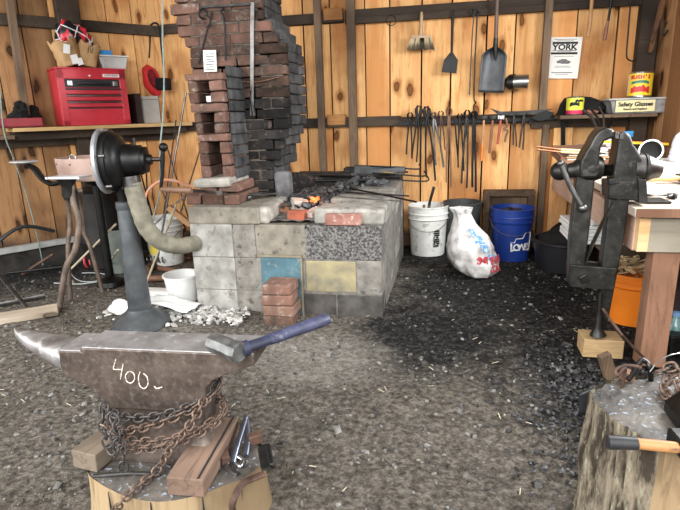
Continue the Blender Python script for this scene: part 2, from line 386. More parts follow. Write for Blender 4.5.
# right wall with the window opening above the bench
w = MB(); y_ = 4.49
while y_ > 1.3:
    wd = random.uniform(.14, .2)
    z0s = [(0, 2.5)] if y_ > 3.3 or y_-wd < 1.7 else [(0, 1.15), (2.1, 2.5)]
    for (z0, z1) in z0s: w.box((1.4625, y_-wd/2, (z0+z1)/2), (.025, wd-.008, z1-z0))
    y_ -= wd
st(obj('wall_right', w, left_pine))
st(obj('trim_3', MB().box((1.485, 3.9, 1.25), (.01, 1.2, 2.5)), light_stop))
w = MB()
for k in range(26): w.box((-5.1+k*.28, 2.55, 2.46), (.27, 4.3, .03))
st(obj('ceiling', w, post_wood))
for k in range(5): st(obj('trim_%d' % (4+k), MB().box((-1.1, .9+k*.8, 2.39), (5.4, .05, .1)), girt_wood))
# girts and posts of the back wall
def girt(n, x0, x1, z, h, y=4.465, d=.05, mat=girt_wood): st(obj('trim_%d' % n, MB().box(((x0+x1)/2, y, z), (x1-x0, d, h), jit=.004), mat, bevel=.004))
girt(10, -2.45, -.86, 1.875, .075); girt(11, -.84, 1.43, 1.89, .06); girt(25, -.84, 1.43, 1.838, .045, y=4.455, d=.07)
girt(12, -2.45, -.40, 1.06, .075); girt(13, -.42, .62, 1.05, .07); girt(14, .62, 1.43, 1.02, .10, d=.06)
girt(15, -1.02, -.86, 1.90, .09, y=4.45, d=.03, mat=orange_wood); girt(16, -1.02, -.86, 1.08, .08, y=4.45, d=.03, mat=orange_wood)
def post(n, px, py, w, z0=0.0, z1=2.44, Y=4.43, d=.06, mat=post_wood, dx=0): 
    x = aty(px, py, Y).x
    st(obj('trim_%d' % n, MB().beam((x+dx, Y, z0), (x, Y, z1), w, d, up=(0, 1, 0)), mat, bevel=.004))
post(17, 320.5, 90, .055, .55); post(18, 352.5, 90, .065, .55); post(19, 546, 50, .055, 1.07, mat=post_wood); post(20, 543, 170, .05, .12, 1.0, Y=4.45)
post(21, 560, 170, .14, .1, .98, Y=4.46, d=.03, mat=wall_pine)
post(22, 646, 40, .12, 0, 2.44, Y=4.44, d=.1, mat=girt_wood)
st(obj('trim_23', MB().beam(aty(664, -5, 4.2), aty(650, 52, 4.34), .03, .03), pm('brace_brown', (.20, .10, .05), (.10, .05, .028), 12, .7, st=(3, 3, .4)), bevel=.004))
st(obj('baseboard_back', MB().box((-.5, 4.46, .05), (3.9, .05, .09), jit=.003), post_wood, bevel=.004))
# left wall framing
q = LP+LD*1.65+LN*.045; st(obj('baseboard_left', MB().beam((LP+LN*.04)+Vector((0, 0, .08)), LP+LD*3.2+LN*.04+Vector((0, 0, .08)), .03, .18), pm('black_earth', (.05, .045, .04), (.02, .018, .016), 9, .95)))
def lbeam(n, s0, s1, z0, z1, off, w_, h_, mat):
    a = LP+LD*s0+LN*off; c = LP+LD*s1+LN*off
    st(obj('trim_%d' % n, MB().beam((a.x, a.y, z0), (c.x, c.y, z1), w_, h_), mat, bevel=.004))
lbeam(30, 0, 3.2, 1.86, 1.86, .03, .05, .08, girt_wood); lbeam(31, 0, 3.2, 1.00, 1.00, .03, .05, .09, girt_wood)
lbeam(32, .05, 3.2, .20, .17, .05, .07, .04, pm('grey_sill', (.42, .42, .40), (.28, .28, .27), 9, .7))
def lpost(n, px, w_, mat, off=.06, d=.09):
    q = atl(px, 60, off); st(obj('trim_%d' % n, MB().beam((q.x, q.y, 0), (q.x, q.y, 2.44), w_, d, up=LN), mat, bevel=.004))
lpost(33, 74, .16, girt_wood)
a = atl(6, -30, .11); c = atl(26, 118, .11)
st(obj('trim_34', MB().beam(a+Vector((0, 0, .1)), c, .05, .06, up=LN), post_wood, bevel=.004))

# ================================================================ THE FORGE
block_grey = pm('block_grey', (.27, .25, .22), (.14, .13, .115), 11, .9, 0, .9, c3=(.08, .075, .07), isl=.12)
block_rough = pm('block_rough', (.20, .19, .18), (.05, .048, .046), 75, .95, 0, 1.0, isl=.1, lo=.42, hi=.6)
block_pale = pm('block_pale', (.43, .42, .39), (.21, .20, .18), 7, .9, 0, .9, c3=(.20, .185, .16))
block_yellow = pm('block_yellow', (.40, .34, .19), (.21, .19, .14), 8, .9, 0, .5)
block_dark = pm('block_dark', (.12, .11, .10), (.045, .042, .04), 8, .9, 0, .8)
block_tan = pm('block_tan', (.29, .26, .21), (.16, .145, .12), 9, .9, 0, .9, c3=(.10, .09, .08))
mortar = pm('mortar', (.24, .225, .20), (.12, .11, .10), 20, .95, 0, .6)
mortar_dark = pm('mortar_dark', (.15, .125, .10), (.06, .052, .045), 20, .95, 0, .6)
brick_red = pm('brick_red', (.185, .098, .072), (.095, .058, .046), 11, .9, 0, .9, c3=(.22, .185, .155), isl=.4)
brick_dark = pm('brick_dark', (.11, .062, .044), (.035, .027, .023), 12, .9, 0, .9, c3=(.12, .10, .085), isl=.5)
brick_soot = pm('brick_soot', (.035, .032, .030), (.014, .013, .013), 9, .9, 0, .5, c3=(.09, .065, .055), isl=.5)
brick_grey = pm('brick_grey', (.095, .094, .094), (.032, .032, .033), 9, .85, 0, .6, isl=.25)
cement = pm('cement', (.46, .43, .38), (.24, .22, .20), 12, .9, 0, .7)
FY, FX0, FX1, FZ = 2.80, -1.50, -.355, .525
fg = thing('masonry_forge', 'large concrete block forge with an open coal hearth on top and a stepped brick chimney', 'forge', (-.93, FY, 0))
obj('core', MB().box(((FX0+FX1)/2, FY+.73, .24), (FX1-FX0-.006, 1.474, .52), jit=.001), mortar, fg)
# courses of blocks, front face (the mesh of one run of blocks is one part)
def courses(mat, lst, name='block'):
    for (x0, x1, z0, z1, y0, y1) in lst: obj(name, MB().box(((x0+x1)/2, (y0+y1)/2, (z0+z1)/2), (x1-x0-.004, y1-y0, z1-z0-.004), jit=.002), mat, fg, bevel=.005)
c = lambda x0, x1, z0, z1: (x0, x1, z0, z1, FY-.01, FY+.19)
Z = [-.08, .12, .325, .525]
courses(block_pale, [c(FX0, FX0+.27, Z[2], Z[3]), c(FX0, FX0+.27, Z[1], Z[2]), c(FX0, FX0+.27, Z[0], Z[1])], 'whitewashed_block')
courses(block_grey, [c(-1.23, -1.09, Z[2], Z[3]), c(-1.23, -1.03, Z[1], Z[2]), c(-1.23, -1.0, Z[0], Z[1]), c(-.50, FX1, Z[1], Z[2]-.0)])
courses(block_tan, [c(-1.09, -.79, Z[2], Z[3]), c(-1.03, -.80, Z[1], Z[2])])
courses(block_rough, [c(-.79, FX1, Z[2], Z[3])], 'split_face_block')
courses(block_yellow, [c(-.80, -.50, Z[1]+.01, Z[2]-.005)], 'yellowed_block')
courses(block_dark, [c(-1.0, -.62, Z[0], Z[1]), c(-.62, FX1, Z[0], Z[1])], 'sooty_block')
side = []
for k in range(3):
    y = FY+.19; o = .2 if k % 2 else 0
    while y < 4.22: 
        y2 = min(y+.38-o, 4.25); o = 0; side.append((FX1-.19, FX1-.002, Z[k], Z[k+1], y+.002, y2)); y = y2
courses(block_pale, side, 'side_block')
lside = []
for k in range(3):
    y = FY+.19
    while y < 4.2: lside.append((FX0+.002, FX0+.19, Z[k], Z[k+1], y+.002, min(y+.38, 4.25))); y += .38
courses(block_tan, lside, 'side_block')
# hearth rim caps
w = MB(); w.box((-1.28, 3.0, .575), (.44, .42, .10), jit=.004); obj('cap_block', w, block_tan, fg, bevel=.012)
w = MB(); w.box((-1.05, 3.12, .572), (.08, .62, .095), jit=.006); obj('cap_rim', w, cement, fg, bevel=.02)
w = MB(); w.box((-.545, 2.94, .568), (.40, .24, .088), jit=.004); obj('cap_block', w, pm('cap_pale', (.38, .36, .32), (.19, .18, .16), 9, .9, 0, .9, c3=(.12, .11, .10)), fg, bevel=.014)
w = MB(); w.box((-.53, 3.29, .575), (.37, .36, .10), jit=.004); w.box((-.53, 3.75, .575), (.37, .46, .10), jit=.004); obj('cap_block', w, block_grey, fg, bevel=.012)
w = MB(); w.box((-.86, 4.15, .60), (1.0, .16, .14), jit=.004); w.box((-.62, 4.13, .69), (.4, .1, .05), (0.05, 0, 0), jit=.004); obj('back_wall', w, brick_soot, fg, bevel=.01)
# bricks laid to a silhouette
def brickwork(xl, xr, z0, z1, y0, y1, mat, ch=.0635, L=.205, skip=None, parent=None, name='brickwork', jt=.004, depth=None, sel=None):
    w = MB(); z = z0; k = 0
    while z < z1-.01:
        zc = z+ch/2; a, b_ = xl(zc), xr(zc)
        x = a - (L/2 if k % 2 else 0)
        while x < b_-.02:
            x0, x1 = max(x, a), min(x+L, b_)
            if b_-x1 < .05: x1 = b_
            if x1-x0 > .03 and not (skip and skip((x0+x1)/2, zc)):
                if sel is None or sel((x0+x1)/2, zc):
                    d = random.uniform(-.006, .004)
                    w.box(((x0+x1)/2, (y0+y1)/2+d, zc), (x1-x0-.008, y1-y0, ch-.008), (0, random.uniform(-.008, .008), 0), jit=jt)
            x = x1 if x1 == b_ else x+L
        z += ch; k += 1
    return obj(name, w, mat, parent, bevel=.004, seg=1)
def lin(pts):
    def f(z):
        if z <= pts[0][0]: return pts[0][1]
        for (a, va), (b_, vb) in zip(pts, pts[1:]):
            if z < b_: return va
        return pts[-1][1]
    return f
CY = 3.22
def cz(py): return aty(280, py, CY).z
def cx(px): return aty(px, 100, CY).x
R = lin([(.5, cx(268)), (cz(165), cx(276)), (cz(150), cx(281)), (cz(138), cx(285)), (cz(125), cx(289)), (cz(47), cx(287)), (cz(38), cx(281)), (cz(29), cx(275)), (cz(14), cx(268)), (9, 0)])
Lf = lin([(.5, cx(194)), (cz(40), cx(190)), (cz(30), cx(184)), (cz(12), cx(179)), (cz(-10), cx(184)), (9, 0)])
top = 2.38
hot = lambda x, z: z > cz(44) and x < cx(262) or (z > cz(70) and x < cx(232)) or x < cx(212)
soot = lambda x, z: z < cz(100) and x > cx(236)
w = MB(); w.box(((cx(196)+cx(262))/2, CY+.18, (.6+top)/2), (cx(262)-cx(196), .345, top-.6)); w.box(((cx(196)+cx(283))/2, CY+.18, (cz(120)+cz(55))/2), (cx(284)-cx(196), .345, cz(55)-cz(120)-.02))
obj('chimney_core', w, mortar_dark, fg)
nb = lambda f: (lambda x, z: f(x, z))
brickwork(Lf, lambda z: R(z)-.0, .60, top, CY, CY+.05, brick_red, parent=fg, name='red_brickwork', sel=hot)
brickwork(Lf, R, .60, top, CY, CY+.05, brick_soot, parent=fg, name='sooty_brickwork', sel=lambda x, z: soot(x, z) and not hot(x, z))
brickwork(Lf, R, .60, top, CY, CY+.05, brick_dark, parent=fg, name='dark_brickwork', sel=lambda x, z: not soot(x, z) and not hot(x, z))
# grey flank of the hood, facing the room; it steps with the corbels
w = MB(); z = .62; k = 0
while z < top:
    x = R(z+.03); yb = CY+.055; ye = CY+.40
    n = 2
    for i in range(n):
        o = .03 if (k+i) % 2 else 0
        a_, b_ = yb+(ye-yb)*i/n+o*(i > 0), yb+(ye-yb)*(i+1)/n+(.03 if (k+1) % 2 else 0)*(i < n-1)
        w.box((x-.06, (a_+b_)/2, z+.032), (.12+random.uniform(0, .006), b_-a_-.005, .060), jit=.003)
    z += .0635; k += 1
obj('hood_flank', w, brick_grey, fg, bevel=.005, seg=1)
# grey smoothed patch at the foot of the hood
obj('cement_patch', MB().box((cx(276), CY+.07, .655), (.10, .10, .24), (0, -.06, 0), jit=.008), pm('smoky_cement', (.20, .20, .205), (.07, .07, .072), 7, .9, 0, .4), fg, bevel=.02)
# side pier with three openings standing forward on the left
PY = 2.97
px_ = lambda q: aty(q, 130, PY).x
pz_ = lambda q: aty(210, q, PY).z
xl, xr = px_(193), px_(227)
w = MB(); w2 = MB()
def pbox(x0, x1, z0, z1, tgt=None, d=.0):
    (tgt or w).box(((x0+x1)/2, PY+.13+d, (z0+z1)/2), (x1-x0, .26, z1-z0-.006), (0, random.uniform(-.01, .01), random.uniform(-.02, .02)), jit=.004)
pbox(px_(190), px_(227), pz_(80), pz_(72))
def pier(y0, y1, xa, xb, xc, xd):
    n = max(1, round((pz_(y0)-pz_(y1))/.075)); h = (pz_(y0)-pz_(y1))/n
    for i in range(n):
        zz = pz_(y1)+i*h; pbox(px_(xa), px_(xb), zz, zz+h); pbox(px_(xc), px_(xd), zz, zz+h)
pier(80, 103, 192, 201, 213, 226); pbox(px_(193), px_(226), pz_(112), pz_(103)); pier(112, 134, 195, 202, 215, 226)
pbox(px_(196), px_(227), pz_(142), pz_(134)); pier(142, 178, 197, 206, 219, 228)
obj('pier_brickwork', w, brick_red, fg, bevel=.005, seg=1)
w = MB(); w.box(((px_(197)+px_(224))/2, PY+.24, (pz_(178)+pz_(80))/2), (px_(224)-px_(197), .06, pz_(80)-pz_(178))); obj('pier_back', w, mortar_dark, fg)
w = MB(); z = pz_(180)
while z < pz_(76): w.box((xr+.012, PY+.20, z+.033), (.028, .30, .060), jit=.003); z += .066
obj('pier_flank', w, brick_grey, fg, bevel=.005, seg=1)
w = MB(); w.box(((px_(193)+px_(229))/2, PY+.1, pz_(182)), (px_(229)-px_(191), .32, .055), jit=.008); obj('pier_sill', w, cement, fg, bevel=.02)
w = MB(); 
for i, (a_, b_) in enumerate(((186, 202), (202, 224), (224, 240))): w.box(((px_(a_)+px_(b_))/2, PY+.10, .655), (px_(b_)-px_(a_)-.01, .40, .06), jit=.005)
for i, (a_, b_) in enumerate(((196, 214), (214, 236))): w.box(((px_(a_)+px_(b_))/2, PY+.14, .715), (px_(b_)-px_(a_)-.01, .34, .05), jit=.005)
obj('pier_footing', w, brick_red, fg, bevel=.006, seg=1)
w = MB(); w.tube(smooth_path([atz(204, 190, .72)+Vector((-.16, 0, .0)), atz(204, 191, .72), atz(216, 193, .72)+Vector((.02, 0, 0))], 4), [.012]*8+[.02], 10, flat=(1, .7)); 
tag(obj('iron_bar', w, iron_worn), 'short flat grey iron bar resting on the pier footing left of the chimney', 'iron bar')
# hearth bed
w = MB()
w.sheet(lambda u, v_: Vector((-1.02+.36*u + (0 if u < 1 else .0), 2.83+1.22*v_, .545+.03*noise.noise(Vector((u*5, v_*9, 1)))+.05*math.exp(-((v_-.42)**2)/.03))), 18, 40)
w.sheet(lambda u, v_: Vector((-.73+.1*u, 2.85+1.2*v_, .53+.03*noise.noise(Vector((u*5, v_*9, 5))))), 5, 30)
ashm = pm('hearth_ash', (.30, .27, .245), (.09, .085, .08), 14, .95, 0, .8)
obj('ash_bed', w, ashm, fg, smooth=True)
w = MB()
random.seed(21)
for i in range(620):
    u, v_ = random.gauss(0, .5), random.gauss(0, .5)
    x = -.84+.17*u; y = 3.32+.30*v_
    if not (-1.0 < x < -.40 and 2.95 < y < 4.02): continue
    if x > -.70 and y < 3.16: continue
    hh = .575 + .055*max(0, 1-(u*u+v_*v_)/2.2) + (.06 if x > -.71 else 0)
    w.stone((x, y, hh+random.uniform(-.01, .015)), random.uniform(.009, .024))
tag(obj('coal_heap', w, pm('coal', (.045, .045, .048), (.012, .012, .013), 40, .5, .0, .4, isl=.8)), 'heap of glossy black coal and coke burning on the open hearth', 'coal', kind='stuff')
em, t, b = nt('ember'); b.inputs['Base Color'].default_value = (.25, .05, .02, 1)
n = node(t, 'ShaderNodeTexNoise', i_Scale=60.0, i_Detail=4.0); t.links.new(coords(t), n.inputs[0])
t.links.new(ramp(t, n.outputs[0], [(.35, (.5, .02, 0)), (.6, (1, .22, .04))]), b.inputs['Emission Color']); b.inputs['Emission Strength'].default_value = 2.2
q = atz(314, 198, .645); w = MB()
for i in range(5): w.stone((q.x+random.gauss(0, .010), q.y+random.gauss(0, .02), .640+random.uniform(-.012, .006)), random.uniform(.009, .016))
tag(obj('hot_coals', w, em), 'small patch of glowing orange embers in the middle of the coal heap', 'embers', kind='stuff')
ql = bpy.data.lights.new('ember_glow', 'POINT'); ql.energy = .35; ql.color = (1, .35, .1); ql.shadow_soft_size = .03
qo = bpy.data.objects.new('ember_glow', ql); C.objects.link(qo); qo.location = (q.x, q.y, .68)
# loose bricks on the hearth
def brick(name, label, c_, d_, rot, mat, grp=None, cat='brick', bv=.004):
    w = MB().box((0, 0, d_[2]/2), d_, jit=.003); o = obj(name, w, mat, world=False, bevel=bv); o.location = c_; o.rotation_euler = rot; return tag(o, label, cat, grp)
fire = pm('firebrick', (.62, .55, .47), (.40, .33, .28), 14, .9, 0, .5, c3=(.25, .2, .18))
orange_b = pm('orange_brick', (.42, .12, .07), (.24, .08, .05), 16, .9, 0, .6)
pale_red = pm('pale_red_brick', (.36, .18, .145), (.23, .105, .082), 14, .9, 0, .5, c3=(.5, .42, .38))
a = atz(298, 205, .60)
brick('firebrick', 'broken pale firebrick piece leaning beside the glowing coals', (a.x, 3.03, .565), (.09, .10, .07), (.1, .15, .5), fire)
a = atz(296, 217, .56)
brick('brick_half', 'bright orange red half brick at the front edge of the hearth', (a.x, 2.90, .535), (.11, .07, .055), (0, 0, -.2), orange_b)
brick('brick_half', 'pinkish grey broken brick end right of the orange half brick', (a.x+.09, 2.93, .545), (.05, .09, .05), (.3, .1, -.5), pm('pink_brick', (.5, .40, .36), (.35, .24, .2), 14, .9))
a = atz(280, 208, .58)
brick('brick', 'brown brick lying flat in the ash left of the firebrick', (a.x-.02, 3.06, .552), (.13, .10, .05), (0, 0, .4), pm('brown_brick', (.32, .15, .09), (.2, .09, .06), 14, .9))
a = aty(343, 216, 2.80)
brick('brick', 'single pinkish red brick lying on the front rim of the hearth', (a.x, 2.825, .53), (.20, .09, .062), (0, 0, 0), pale_red)
# brick stack and blue board in front
bb = MB(); bb.beam(aty(283, 312, 2.74)+Vector((0, -.01, -.02)), aty(282, 252, 2.785), .25, .012, up=(0, 1, 0))
blue_m = pm('blue_board', (.10, .19, .225), (.06, .115, .14), 9, .8, c3=(.24, .25, .22))
o = obj('board', MB().box((0, 0, .165), (.245, .014, .35)), blue_m, world=False, bevel=.002); o.location = (aty(282, 285, 2.77).x, 2.768, 0); o.rotation_euler = (-.045, 0, 0)
tag(o, 'faded blue painted board leaning upright against the front of the forge', 'board')
ed = MB().box((0, -.008, .345), (.25, .018, .012)).box((.124, -.008, .165), (.008, .018, .35)); obj('edge_strip', ed, pm('edge_strip', (.28, .24, .17), (.18, .15, .11), 9, .8), o, world=False)
names = ('bottom brick, dark and sooty, of the stack in front of the blue board', 'second brick from the bottom of the stack before the blue board', 'third brick from the bottom of the stack before the blue board', 'top brick of the stack before the blue board')
names = ('dark brown brick second from the bottom of the leaning stack', 'brownish brick in the middle of the leaning stack', 'crumbled red brick second from the top of the leaning stack', 'red brick with a pale dusty top, topmost of the leaning stack')
for k, nm in enumerate(names):
    sx_ = aty(282, 300, 2.68).x + (.0, .006, -.004, -.002, .004)[k]
    brick('brick', nm, (sx_, 2.66+k*.004, -.012+k*.0605), (.175 if k != 3 else .165, .15, .058), (0, 0, (.02, -.03, .05, -.02, .03)[k]), (brick_dark, pm('br_brown', (.24, .14, .10), (.15, .09, .07), 14, .9, bmp=.5, c3=(.35, .3, .26)), brick_red, brick_red)[k], 'bricks stacked before the forge', bv=.006)
# irons hanging on the chimney
CF = CY-.02
def wire(name, label, cat, pts, r, mat=iron_black, seg=8, flat=None, group=None, n=5):
    return tag(obj(name, MB().tube(smooth_path(pts, n), r, seg, flat=flat), mat, smooth=True), label, cat, group)
P = lambda x, y, Y=CF: aty(x, y, Y)
t_ = thing('swing_bracket', 'long upright iron bracket with a cross bar fixed to the chimney face', 'bracket', P(252, 118))
obj('upright', MB().beam(P(252.5, 2), P(252, 116), .024, .012, up=(0, 1, 0)), iron_worn, t_, bevel=.002)
obj('cross_bar', MB().beam(P(201, 7), P(252, 4), .012, .012), iron, t_)
obj('foot', MB().tube([P(252, 84), P(251, 98), P(254, 116)], [.006, .010, .014], 8), iron, t_)
t_ = thing('hanging_iron_hook', 'thin curled iron poker hanging from the bracket across the chimney', 'hook', P(199, 65))
obj('shaft', MB().tube([P(212, 12), P(205, 38), P(199, 64)], .006, 8), iron_black, t_, smooth=True)
obj('ring', MB().tube(arc(P(203, 14), .026, 0, 360, 16)[:-1], .006, 8, closed=True), iron_black, t_, smooth=True)
wire('hanging_iron_hook', 'straight dark iron rod with a top loop hanging down the chimney face', 'hook', [P(224, 8), P(221, 12), P(223, 16), P(225, 30), P(225.5, 60)], .006)
wire('hanging_chain_link', 'small rusty shackle hanging at the upper left of the chimney', 'shackle', [P(204, 16), P(209, 20), P(206, 26), P(203, 22)], .009, rust)
wire('sagging_wire', 'rusty wire sagging across the chimney bricks', 'wire', [P(234, 80), P(248, 82), P(262, 81), P(279, 77)], .0022, rust_light)
o = obj('paper_note', MB().box(P(210, 61), (.085, .003, .125), (0, .04, 0)), paper); tag(o, 'white paper note with small lines stuck on the chimney bricks', 'note')
w = MB()
for i in range(7): w.box(P(210, 54+i*2.6)+Vector((.0, -.003, 0)), (.06 - .008*(i % 3), .001, .004))
obj('writing', w, ink, o)
q = P(207.5, 98.5, PY+.0)
o = obj('small_white_box', MB().box((0, 0, .017), (.06, .03, .034)), white_paint, world=False, bevel=.002); o.location = (q.x, PY+.06, pz_(102)+.002); tag(o, 'tiny white box standing in the upper niche of the brick pier', 'box')
# ---- tongs: two reins crossing at a pivot, jaws beyond it; local frame: pivot at origin, reins towards -z
def tongs_parts(t, L, spread, jaw, mat, r=.0055, cross=.0, opened=.0):
    for s in (-1, 1):
        pts = [(s*.004, s*.006, .0), (s*spread*.55, s*.006, -L*.30), (s*spread*.9, s*.005, -L*.65), (s*spread*1.0+cross, s*.004, -L*(1 if s > 0 else .93))]
        obj('rein', MB().tube(smooth_path(pts, 5), [r*1.3]*5+[r]*11, 8, flat=(1, .8)), mat, t, world=False, smooth=True)
        j = [(-s*.004, s*.006, 0), (-s*(.012+opened), s*.006, jaw*.35), (-s*(.014+opened), s*.004, jaw*.7), (-s*(.004+opened*.6), 0, jaw)]
        obj('jaw', MB().tube(smooth_path(j, 4), [r*1.6]*5+[r*1.8]*4+[r*1.1]*4, 8, flat=(1.2, .8)), mat, t, world=False, smooth=True)
    obj('rivet', MB().cyl((0, -.014, 0), (0, .014, 0), .008, seg=10), mat, t, world=False)
# pile of tongs on the left cap
random.seed(5)
pile = [('short black tongs on top of the pile on the left hearth cap', .02, .0, .62, .655), ('worn steel tongs pointing left in the pile beside the chimney', -.04, .03, .50, .650),
        ('dark tongs lying lowest in the pile beside the chimney', .01, -.05, .95, .640), ('small curved tongs at the right end of the pile by the chimney', .06, .03, .2, .650)]
base = atz(230, 200, .64)
for k, (lb, dx, dy, a, z) in enumerate(pile):
    t_ = thing('tongs', lb, 'tongs', (base.x+dx+.05, base.y+dy+.06, z), (radians(88), 0, -a+pi/2+.4), 'tongs piled on the hearth cap')
    t_.rotation_euler = Euler((radians(90), 0, radians(-60)+a*.8))
    tongs_parts(t_, .17, .022, .05, (iron, iron_worn, iron_black, iron_worn)[k], r=.007, opened=.008)
# bars lying over the right rim
bars = [('long thin iron rod lying across the right cap blocks', (325, 191), (409, 196), .635, .005, iron), ('dark iron rod with a bent end overhanging the right forge edge', (335, 186), (412, 201), .64, .0055, iron_black),
        ('straight steel rod lying parallel to the front on the right cap', (330, 196), (400, 201), .628, .004, iron_worn), ('round black bar at the back of the right cap blocks', (320, 176), (400, 178), .66, .009, iron_black),
        ('square rusty bar behind the other rods on the forge', (300, 172), (408, 172), .68, .008, rust), ('flat black bar lying over the coals towards the right rim', (315, 181), (372, 180), .665, .012, iron_black)]
for lb, p, q, z, r, mt in bars:
    a, c_ = atz(*p, z), atz(*q, z)
    wire('iron_rod', lb, 'rod', [a, (a+c_)/2+Vector((0, 0, .004)), c_, c_+Vector((.01, -.02, 0))] if 'bent' in lb else [a, (a+c_)/2, c_], r, mt, group='rods on the right of the hearth')
# grill-like rack of rods sticking over the back right corner
for k, (p, q, lb) in enumerate((((370, 166), (419, 169), 'thin black rod pointing at the wall, highest at the back corner of the forge'), ((372, 173), (424, 176), 'thin black rod below the highest one at the back corner of the forge'), ((378, 180), (427, 181), 'thin black rod lowest at the back corner of the forge'))):
    a, c_ = aty(*p, 4.0), aty(*q, 4.15)
    wire('iron_rod', lb, 'rod', [a, (a+c_)/2, c_, c_+Vector((.0, .0, .04))], .006, iron_black, group='rods at the back corner of the forge')
# lump of scale and clinker at the middle right
w = MB()
for i in range(14):
    q = atz(random.uniform(348, 384), random.uniform(176, 184), .65); w.stone((q.x, q.y, .645+random.uniform(0, .02)), random.uniform(.018, .035))
tag(obj('clinker', w, pm('clinker', (.13, .135, .14), (.05, .05, .052), 20, .7)), 'grey clinker lumps heaped on the right cap blocks behind the rods', 'clinker', kind='stuff')
brass = pm('brass', (.55, .38, .14), (.4, .27, .1), 10, .35, .9)
wire('brass_rod', 'short yellow brass rod on the dark bars at the back of the forge', 'rod', [aty(382, 172, 4.05), aty(393, 173, 4.05)], .006, brass)
# slate slab leaning at the back right
o = obj('slate_slab', MB().box((0, 0, .03), (.40, .10, .06), jit=.012), pm('slate', (.13, .135, .14), (.07, .072, .075), 6, .8, bmp=.5), world=False, bevel=.012); q = aty(382, 168, 4.25); o.location = (q.x, 4.12, q.z-.03); tag(o, 'dark grey stone slab lying on the back wall of the forge', 'slab')

# ================================================================ LEFT SIDE: SHELF, TOOL CHEST, BLOWER
def lpt(s, off, z): q = LP + LD*s + LN*off; return Vector((q.x, q.y, z))
def lthing(name, label, cat, s, off, z, turn=0, group=None): return thing(name, label, cat, lpt(s, off, z), (0, 0, LANG+turn), group)
shelf_w = pm('shelf_wood', (.62, .42, .20), (.42, .27, .12), 9, .7, st=(.2, 1, 1))
t_ = lthing('wall_shelf', 'long pale wooden shelf on the left wall carrying the red tool chest', 'shelf', .6, .15, 1.07)
obj('board', MB().box((-.02, 0, .015), (1.36, .30, .028), jit=.002), shelf_w, t_, world=False, bevel=.003)
obj('support_batten', MB().box((-.02, -.02, -.03), (1.34, .05, .055), jit=.003), girt_wood, t_, world=False)
t_ = lthing('wall_shelf', 'dark short shelf board at the far left end of the left wall', 'shelf', 1.6, .12, 1.02); obj('board', MB().box((0, 0, .015), (.62, .24, .03), jit=.002), post_wood, t_, world=False)
red = pm('red_enamel', (.55, .035, .05), (.42, .022, .035), 5, .32, .1, .03)
red_dk = pm('red_dark', (.28, .02, .03), (.2, .015, .02), 5, .5)
ZS = 1.1005
t_ = lthing('tool_chest', 'red metal tool chest with drawers standing on the left wall shelf', 'tool chest', .712, .155, ZS)
w_, d_, h_ = .50, .26, .41
obj('body', MB().box((0, .012, h_/2), (w_, d_-.03, h_)), red, t_, world=False, bevel=.008)
fr = MB(); yf = -d_/2+.0
for x, z, sx, sz in ((-w_/2+.025, h_/2, .05, h_), (w_/2-.025, h_/2, .05, h_), (0, .02, w_, .04), (0, h_-.035, w_, .07)): fr.box((x, yf+.008, z), (sx, .02, sz))
obj('front_frame', fr, red, t_, world=False, bevel=.003)
lid = obj('lid', MB().box((0, .0, h_+.006), (w_+.008, d_+.006, .014)), red, t_, world=False, bevel=.004)
obj('latch_tray', MB().box((0, yf+.014, h_-.10), (.40, .01, .055)), black_plastic, t_, world=False)
hd = obj('top_handle', MB().tube([(-.12, yf-.004, h_-.105), (-.08, yf-.012, h_-.10), (.08, yf-.012, h_-.10), (.12, yf-.004, h_-.105)], .012, 10), black_plastic, t_, world=False, smooth=True)
for s_ in (-1, 1): obj('latch', MB().box((s_*.165, yf+.004, h_-.10), (.035, .014, .035)).cyl((s_*.165, yf-.008, h_-.10), (s_*.165, yf+.002, h_-.10), .009), steel, t_, world=False, bevel=.002)
zz = h_-.133
for k, dh in enumerate((.048, .048, .048, .118)):
    dr = obj('drawer', MB().box((0, yf+.010, zz-dh/2-.002), (.405, .02, dh-.010)), red, t_, world=False, bevel=.002)
    if k < 3: obj('pull', MB().box((0, yf-.004, zz-.010), (.405, .012, .012)), iron_worn if k else black_plastic, dr, world=False, bevel=.002)
    else: obj('pull', MB().box((0, yf-.003, zz-.006), (.405, .008, .006)), black_plastic, dr, world=False)
    zz -= dh
w = MB(); q_ = .010
w.prism([(0, q_), (q_*.3, q_*.3), (q_*1.3, 0), (q_*.3, -q_*.3), (0, -q_), (-q_*.3, -q_*.3), (-q_*1.3, 0), (-q_*.3, q_*.3)], yf-.004, yf-.002, Matrix.Translation((-.02, 0, h_-.045)))
obj('badge', w, white_paint, t_, world=False)
pl = obj('name_plate', MB().box((.14, yf-.003, h_-.042), (.125, .003, .022)), white_paint, t_, world=False)
text('lettering', 'CRAFTSMAN', .019, red_dk, t_.matrix_basis.to_4x4() @ Matrix.Translation((.155, yf-.006, h_-.042)) @ Matrix.Rotation(pi/2, 4, 'X') if False else Matrix.Translation(t_.location) @ Matrix.Rotation(LANG, 4, 'Z') @ Matrix.Translation((.14, yf-.0065, h_-.042)) @ Matrix.Rotation(pi/2, 4, 'X'), t_)
ZT = ZS + h_ + .016
